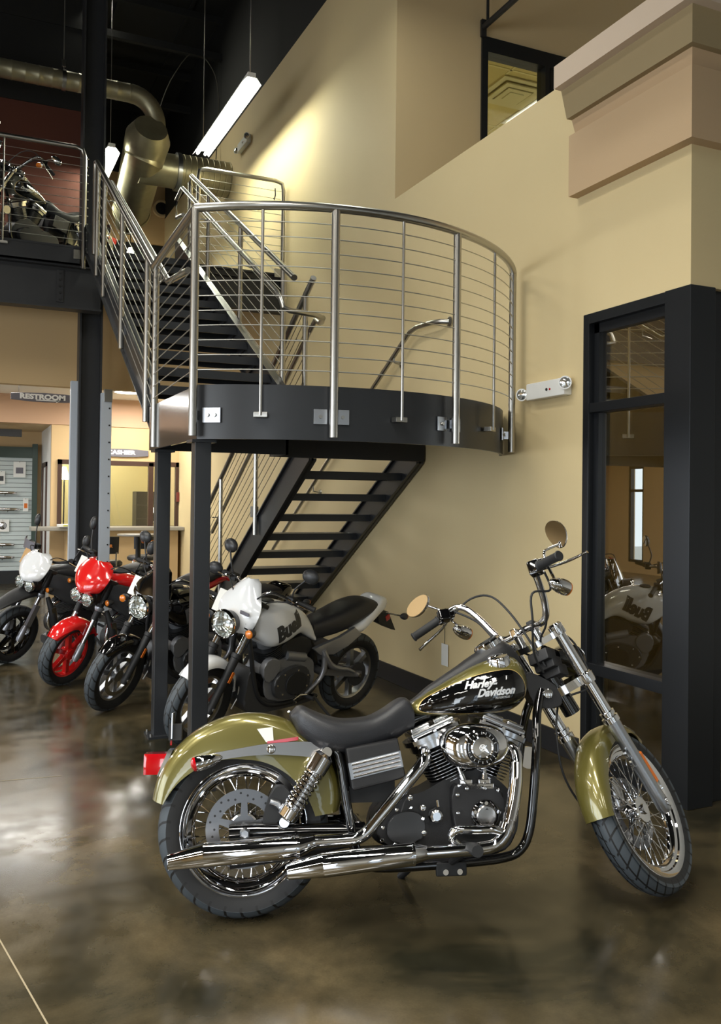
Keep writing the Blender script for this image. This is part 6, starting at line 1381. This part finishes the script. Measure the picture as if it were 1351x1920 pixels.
# ---- twin-lamp sport bikes at the end of the row
def twin(label, F, psi, lean, delta, paint, wheel_m, fend, adventure):
    WB, RK, R = 1.32, radians(21.5), 0.29
    root = bike_root('motorcycle', label, (F[0]-WB*cos(psi), F[1]-WB*sin(psi)), psi, lean); I4 = Matrix.Identity(4); ST = steer_mat(WB, 0.083, RK, delta)
    cast_wheel(root, 'rear_wheel', (0, 0.298), 0.298, 0.212, 0.17, M['tire_sport'], I4, wheel_m, 6, 1, 0.12)
    cast_wheel(root, 'front_wheel', (WB, R), R, 0.212, 0.12, M['tire_sport'], ST, wheel_m, 6, -1, 0.185)
    # wide beam frame which is also the fuel tank
    for s_ in (-1, 1):
        q = BW(); R_ = []
        for a, zt, zb, w_, th in ((1.10, 0.91, 0.77, 0.05, 0.05), (1.02, 0.905, 0.70, 0.10, 0.07), (0.90, 0.88, 0.61, 0.145, 0.08), (0.74, 0.84, 0.56, 0.155, 0.085), (0.58, 0.76, 0.50, 0.145, 0.08), (0.47, 0.62, 0.40, 0.12, 0.06)):
            R_.append([(a, s_*(w_+th*0.5*math.copysign(abs(cos(t))**0.6, cos(t))), (zt+zb)/2+(zt-zb)/2*math.copysign(abs(sin(t))**0.6, sin(t))) for t in [2*pi*k/18 for k in range(18)]])
        q.loft(R_); obj('beam_frame', q, M['graphite'], root, 60)
    tt = smooth_tab([(0.52, 0.80), (0.60, 0.86), (0.72, 0.93), (0.84, 0.955), (0.96, 0.935), (1.05, 0.90)])
    tb = smooth_tab([(0.52, 0.78), (0.7, 0.80), (0.9, 0.84), (1.05, 0.88)])
    tw = smooth_tab([(0.52, 0.07), (0.65, 0.12), (0.8, 0.135), (0.95, 0.10), (1.05, 0.05)])
    obj('airbox_cover', sloft(tt, tb, tw, 0.52, 1.05, 24, 22, 3.0), paint if not adventure else M['graphite'], root, 70)
    tt = smooth_tab([(-0.20, 0.90), (-0.10, 0.93), (0.05, 0.91), (0.18, 0.87), (0.30, 0.80), (0.45, 0.80), (0.54, 0.82)]); tb = smooth_tab([(-0.20, 0.87), (0.1, 0.80), (0.3, 0.73), (0.54, 0.74)])
    tw = smooth_tab([(-0.20, 0.05), (-0.05, 0.11), (0.2, 0.12), (0.4, 0.12), (0.54, 0.08)])
    obj('seat', sloft(tt, tb, tw, -0.20, 0.54, 24, 22, 3), M['leather'], root, 70)
    obj('tail_panel', sloft(smooth_tab([(-0.30, 0.86), (-0.15, 0.88), (0.1, 0.82), (0.3, 0.76)]), smooth_tab([(-0.30, 0.83), (-0.1, 0.78), (0.1, 0.71), (0.3, 0.68)]), [(-0.30, 0.03), (-0.1, 0.10), (0.3, 0.12)], -0.30, 0.30, 18, 20, 3), paint, root, 70)
    obj('tail_light', BW().box((-0.30, 0, 0.84), (0.03, 0.09, 0.03), None, 0.006), M['red_lens'], root)
    q = BW()
    for s_ in (-1, 1): q.loft([[(x, s_*0.11+y, z+dz) for y, dz in ((-0.02, -0.03), (0.02, -0.03), (0.02, 0.03), (-0.02, 0.03))] for x, z in ((-0.04, 0.298), (0.20, 0.33), (0.46, 0.40))])
    q.tube([(0.44, -0.12, 0.40), (0.44, 0.12, 0.40)], 0.04, 14); obj('swingarm', q, M['silver_paint'], root, 40)
    en = shape_side(root, 'engine', [(0.48, 0.30), (0.50, 0.46), (0.62, 0.50), (0.80, 0.50), (0.94, 0.42), (0.93, 0.28), (0.78, 0.22), (0.58, 0.22)], 0, 0.24, M['black_flat'], 0.02, 4)
    q = BW(); r = BW()
    for dx in (-1, 1):
        d_ = V((0.38*dx, 0, 0.92)).normalized(); s2 = V((d_.z, 0, -d_.x)); bp = V((0.74+0.05*dx, 0, 0.46)); r.tube([bp, bp+d_*0.2], 0.06, 18)
        for i in range(9):
            c_ = bp+d_*(0.02+0.016*i); P4 = outline([(-0.075, -0.08), (0.075, -0.08), (0.075, 0.08), (-0.075, 0.08)], 4)
            q.loft([[tuple(c_+d_*z+s2*x+V((0, y, 0))) for x, y in P4] for z in (0, 0.006)])
    obj('cooling_fins', q, M['cast_grey'], en, 40); obj('cylinder', r, M['black_flat'], en)
    obj('muffler', BW().loft([[(x, 0.13*f*math.copysign(abs(cos(t))**0.7, cos(t)), 0.19+0.06*f*math.copysign(abs(sin(t))**0.7, sin(t))) for t in [2*pi*k/20 for k in range(20)]] for x, f in ((0.52, 0.7), (0.55, 1), (0.92, 1), (0.97, 0.7))]), M['graphite'], root, 50)
    obj('oil_cooler', BW().box((0.99, -0.155, 0.50), (0.05, 0.03, 0.16), Matrix.Rotation(0.25, 3, 'Y'), 0.008), M['chrome_soft'], root)
    obj('radiator_scoop', BW().tube([(1.05, -0.10, 0.66), (1.0, -0.14, 0.50), (0.955, -0.14, 0.36), (0.93, -0.13, 0.26)], [0.02, 0.035, 0.034, 0.02], 12, sub=3), M['black_flat'], root, 60)
    obj('head_pipe', BW().tube([(0.92, -0.09, 0.62), (1.0, -0.10, 0.56), (1.02, -0.11, 0.40), (0.93, -0.10, 0.26)], 0.02, 12, sub=4), M['chrome'], root, 60)
    obj('kick_stand', BW().tube([(0.50, -0.13, 0.22), (0.45, -0.2, 0.13), (0.40, -0.28, 0.058)], 0.012, 10), M['black_flat'], root)
    for w_ in (-0.15, 0.15): obj('foot_peg', BW().tube([(0.47, w_*0.8, 0.34), (0.47, w_*1.6, 0.345)], 0.014, 10), M['rubber'], root)
    # front end: inverted fork
    for w_ in (-0.1, 0.1):
        s_, t_, D_ = fork_leg(root, M['chrome_soft'], M['black_flat'], WB, R, RK, w_, 0.34 if not adventure else 0.42, 0.70, 0.021, 0.028, ST, False)
        obj('axle_mount', BW().tube([D_(-0.03), D_(0.0), D_(0.10), D_(0.13)], [0.024, 0.032, 0.028, 0.02], 14), M['silver_paint'], s_)
        obj('fork_collar', BW().tube([D_(0.42), D_(0.44), D_(0.455), D_(0.46)], [0.03, 0.042, 0.042, 0.03], 18), M['silver_paint'], t_)
        if adventure:
            g_ = BW(); g_.loft([[tuple(V(D_(t1, da))+V((0, math.copysign(y, w_), 0))) for da, y in ((-0.045, 0.02), (-0.03, 0.035), (0.03, 0.035), (0.05, 0.02), (0.03, 0.028), (-0.03, 0.028))] for t1 in (0.13, 0.15, 0.32, 0.345)])
            gd = obj('fork_guard', g_, M['silver_paint'], s_)
            for t1 in (0.18, 0.28): obj('guard_bolt', BW().tube([tuple(V(D_(t1, 0))+V((0, math.copysign(0.034, w_), 0))), tuple(V(D_(t1, 0))+V((0, math.copysign(0.04, w_), 0)))], 0.007, 8), M['black_flat'], gd) if False else None
    q = BW()
    for t_ in (0.50, 0.68): q.box((WB-t_*sin(RK)-0.012, 0, R+t_*cos(RK)), (0.09, 0.27, 0.035), Matrix.Rotation(-RK, 3, 'Y'), 0.008)
    obj('triple_clamp', q, M['graphite'], root, 40, ST)
    if adventure:
        bk = obj('beak', sloft(smooth_tab([(1.10, 0.735), (1.22, 0.750), (1.36, 0.715), (1.50, 0.665), (1.59, 0.615), (1.64, 0.590)]), smooth_tab([(1.10, 0.66), (1.3, 0.675), (1.5, 0.625), (1.64, 0.580)]), smooth_tab([(1.10, 0.10), (1.25, 0.105), (1.42, 0.09), (1.56, 0.06), (1.64, 0.02)]), 1.10, 1.64, 20, 18, 2.6), M['black_flat'], root, 60, ST)
    else:
        fo = [(40, .300), (60, .312), (100, .320), (130, .315), (150, .305)]; fi = [(40, .293), (60, .285), (85, .250), (100, .20), (118, .16), (135, .24), (150, .292)]
        ufender(root, 'front_fender', fend, (WB, R), fo, fi, 0.088, 40, 150, ST, 34, [(40, 0.55), (60, 0.9), (100, 1), (150, 0.85)])
    for w_ in (-0.062, 0.062): headlamp(root, (1.285, w_, 0.790 if not adventure else 0.80), (1, 0, -0.08), 0.056, 0.09, ST, 'black_flat')
    obj('lamp_bracket', BW().box((1.20, 0, 0.80), (0.06, 0.22, 0.09), None, 0.01), M['black_flat'], root, 40, ST)
    fs = screen(root, dense([(1.305, 0.835, 0.075), (1.315, 0.865, 0.130), (1.300, 0.92, 0.162), (1.262, 0.99, 0.172), (1.222, 1.05, 0.155), (1.197, 1.09, 0.118), (1.185, 1.105, 0.07)]), paint, ST, bulge=0.07)
    if not adventure: obj('tinted_deflector', BW().loft([[(1.165-z*0.5, y, 1.04+z-0.5*abs(y)) for y in (-0.145, -0.09, 0, 0.09, 0.145)]+[(1.160-z*0.5, y, 1.04+z-0.5*abs(y)) for y in (0.145, 0.09, 0, -0.09, -0.145)] for z in (0, 0.03, 0.055)]), M['amber_lens'], fs, 60)
    hb = obj('handlebar', BW().tube([(0.90, -0.40, 1.045), (0.97, -0.24, 1.06), (1.06, -0.10, 1.02), (1.06, 0.10, 1.02), (0.97, 0.24, 1.06), (0.90, 0.40, 1.045)], 0.013, 12, sub=4), M['black_flat'], root, 60, ST)
    for s_ in (-1, 1):
        grip(hb, (0.955, s_*0.275, 1.058), (0.893, s_*0.415, 1.042), 0.0175, None)
        obj('switch_housing', BW().box((0.975, s_*0.235, 1.06), (0.05, 0.06, 0.05), None, 0.008), M['black_flat'], hb)
        obj('lever', BW().tube([(1.01, s_*0.235, 1.06), (1.005, s_*0.32, 1.05), (0.96, s_*0.42, 1.03)], 0.007, 8), M['chrome'], hb)
        mirror(hb, (0.93, s_*0.325, 1.30), (-1, -s_*0.35, -0.05), (-0.1, 0, 1), 0.040, 0.062, [(0.98, s_*0.25, 1.07), (0.975, s_*0.28, 1.15), (0.95, s_*0.31, 1.25)], M['graphite'], None)
        bullet(root, 'turn_signal', (1.10, s_*0.175, 0.755), (1.04, s_*0.175, 0.76), 0.027, M['amber_lens'], I4, [(1.06, s_*0.175, 0.76), (1.06, s_*0.08, 0.76)], 'graphite')
        bullet(root, 'turn_signal', (0.895, s_*0.195, 0.845), (0.84, s_*0.19, 0.845), 0.025, M['amber_lens'], I4, None, 'graphite')
        if adventure and s_ > 0: obj('hand_guard', BW().loft([[(x, s_*y, z+dz) for dz in (-0.05, 0.0, 0.05)]+[(x-0.008, s_*y, z+dz) for dz in (0.05, 0.0, -0.05)] for x, y, z in ((1.03, 0.22, 1.05), (1.03, 0.32, 1.05), (0.99, 0.40, 1.05), (0.93, 0.44, 1.05))]), M['sign_grey'], hb, 50)
    for pts in ([(1.0, -0.24, 1.06), (1.13, -0.17, 1.10), (1.15, -0.06, 0.98), (1.08, -0.03, 0.85)], [(1.0, 0.24, 1.06), (1.13, 0.17, 1.10), (1.15, 0.06, 0.98), (1.10, 0.03, 0.80)]):
        obj('control_cable', BW().tube(pts, 0.0045, 8, sub=6), M['rubber'], hb, 60)
    tgm = M['kraft'] if adventure else M['paper']
    obj('price_tag', BW().box((1.16, 0.165, 1.0), (0.008, 0.10, 0.15), Matrix.Rotation(-0.35, 3, 'Y')), tgm, root, 40, ST)
    return root
twin('red sport motorcycle with twin round headlights and red cast wheels, second from the left', (0.81, 7.88), 3.55, 0.20, 0.32, M['red_paint'], M['red_paint'], M['red_paint'], False)
twin('white-screened adventure motorcycle with black beak, at the far left end of the row', (0.44, 9.12), 3.55, 0.20, 0.30, M['white_gloss'], M['gloss_black'], M['gloss_black'], True)

# ---- the second cruiser, up on the mezzanine
mz = copy_tree(harley)
mz['label'] = 'dark pewter cruiser motorcycle parked up on the mezzanine behind the cable guard rail'
psi2 = math.atan2(-0.50, -0.86)
mz.matrix_world = Matrix.Translation((1.34, 11.40, 4.28)) @ Matrix.Rotation(psi2, 4, 'Z') @ Matrix.Rotation(-0.16, 4, 'X')
def repaint(o, old, new):
    for sl in o.material_slots:
        if sl.material == old: sl.link = 'OBJECT'; sl.material = new
    for c in o.children: repaint(c, old, new)
repaint(mz, M['olive'], M['grey_green']); repaint(mz, M['gloss_black'], M['graphite']) if False else None
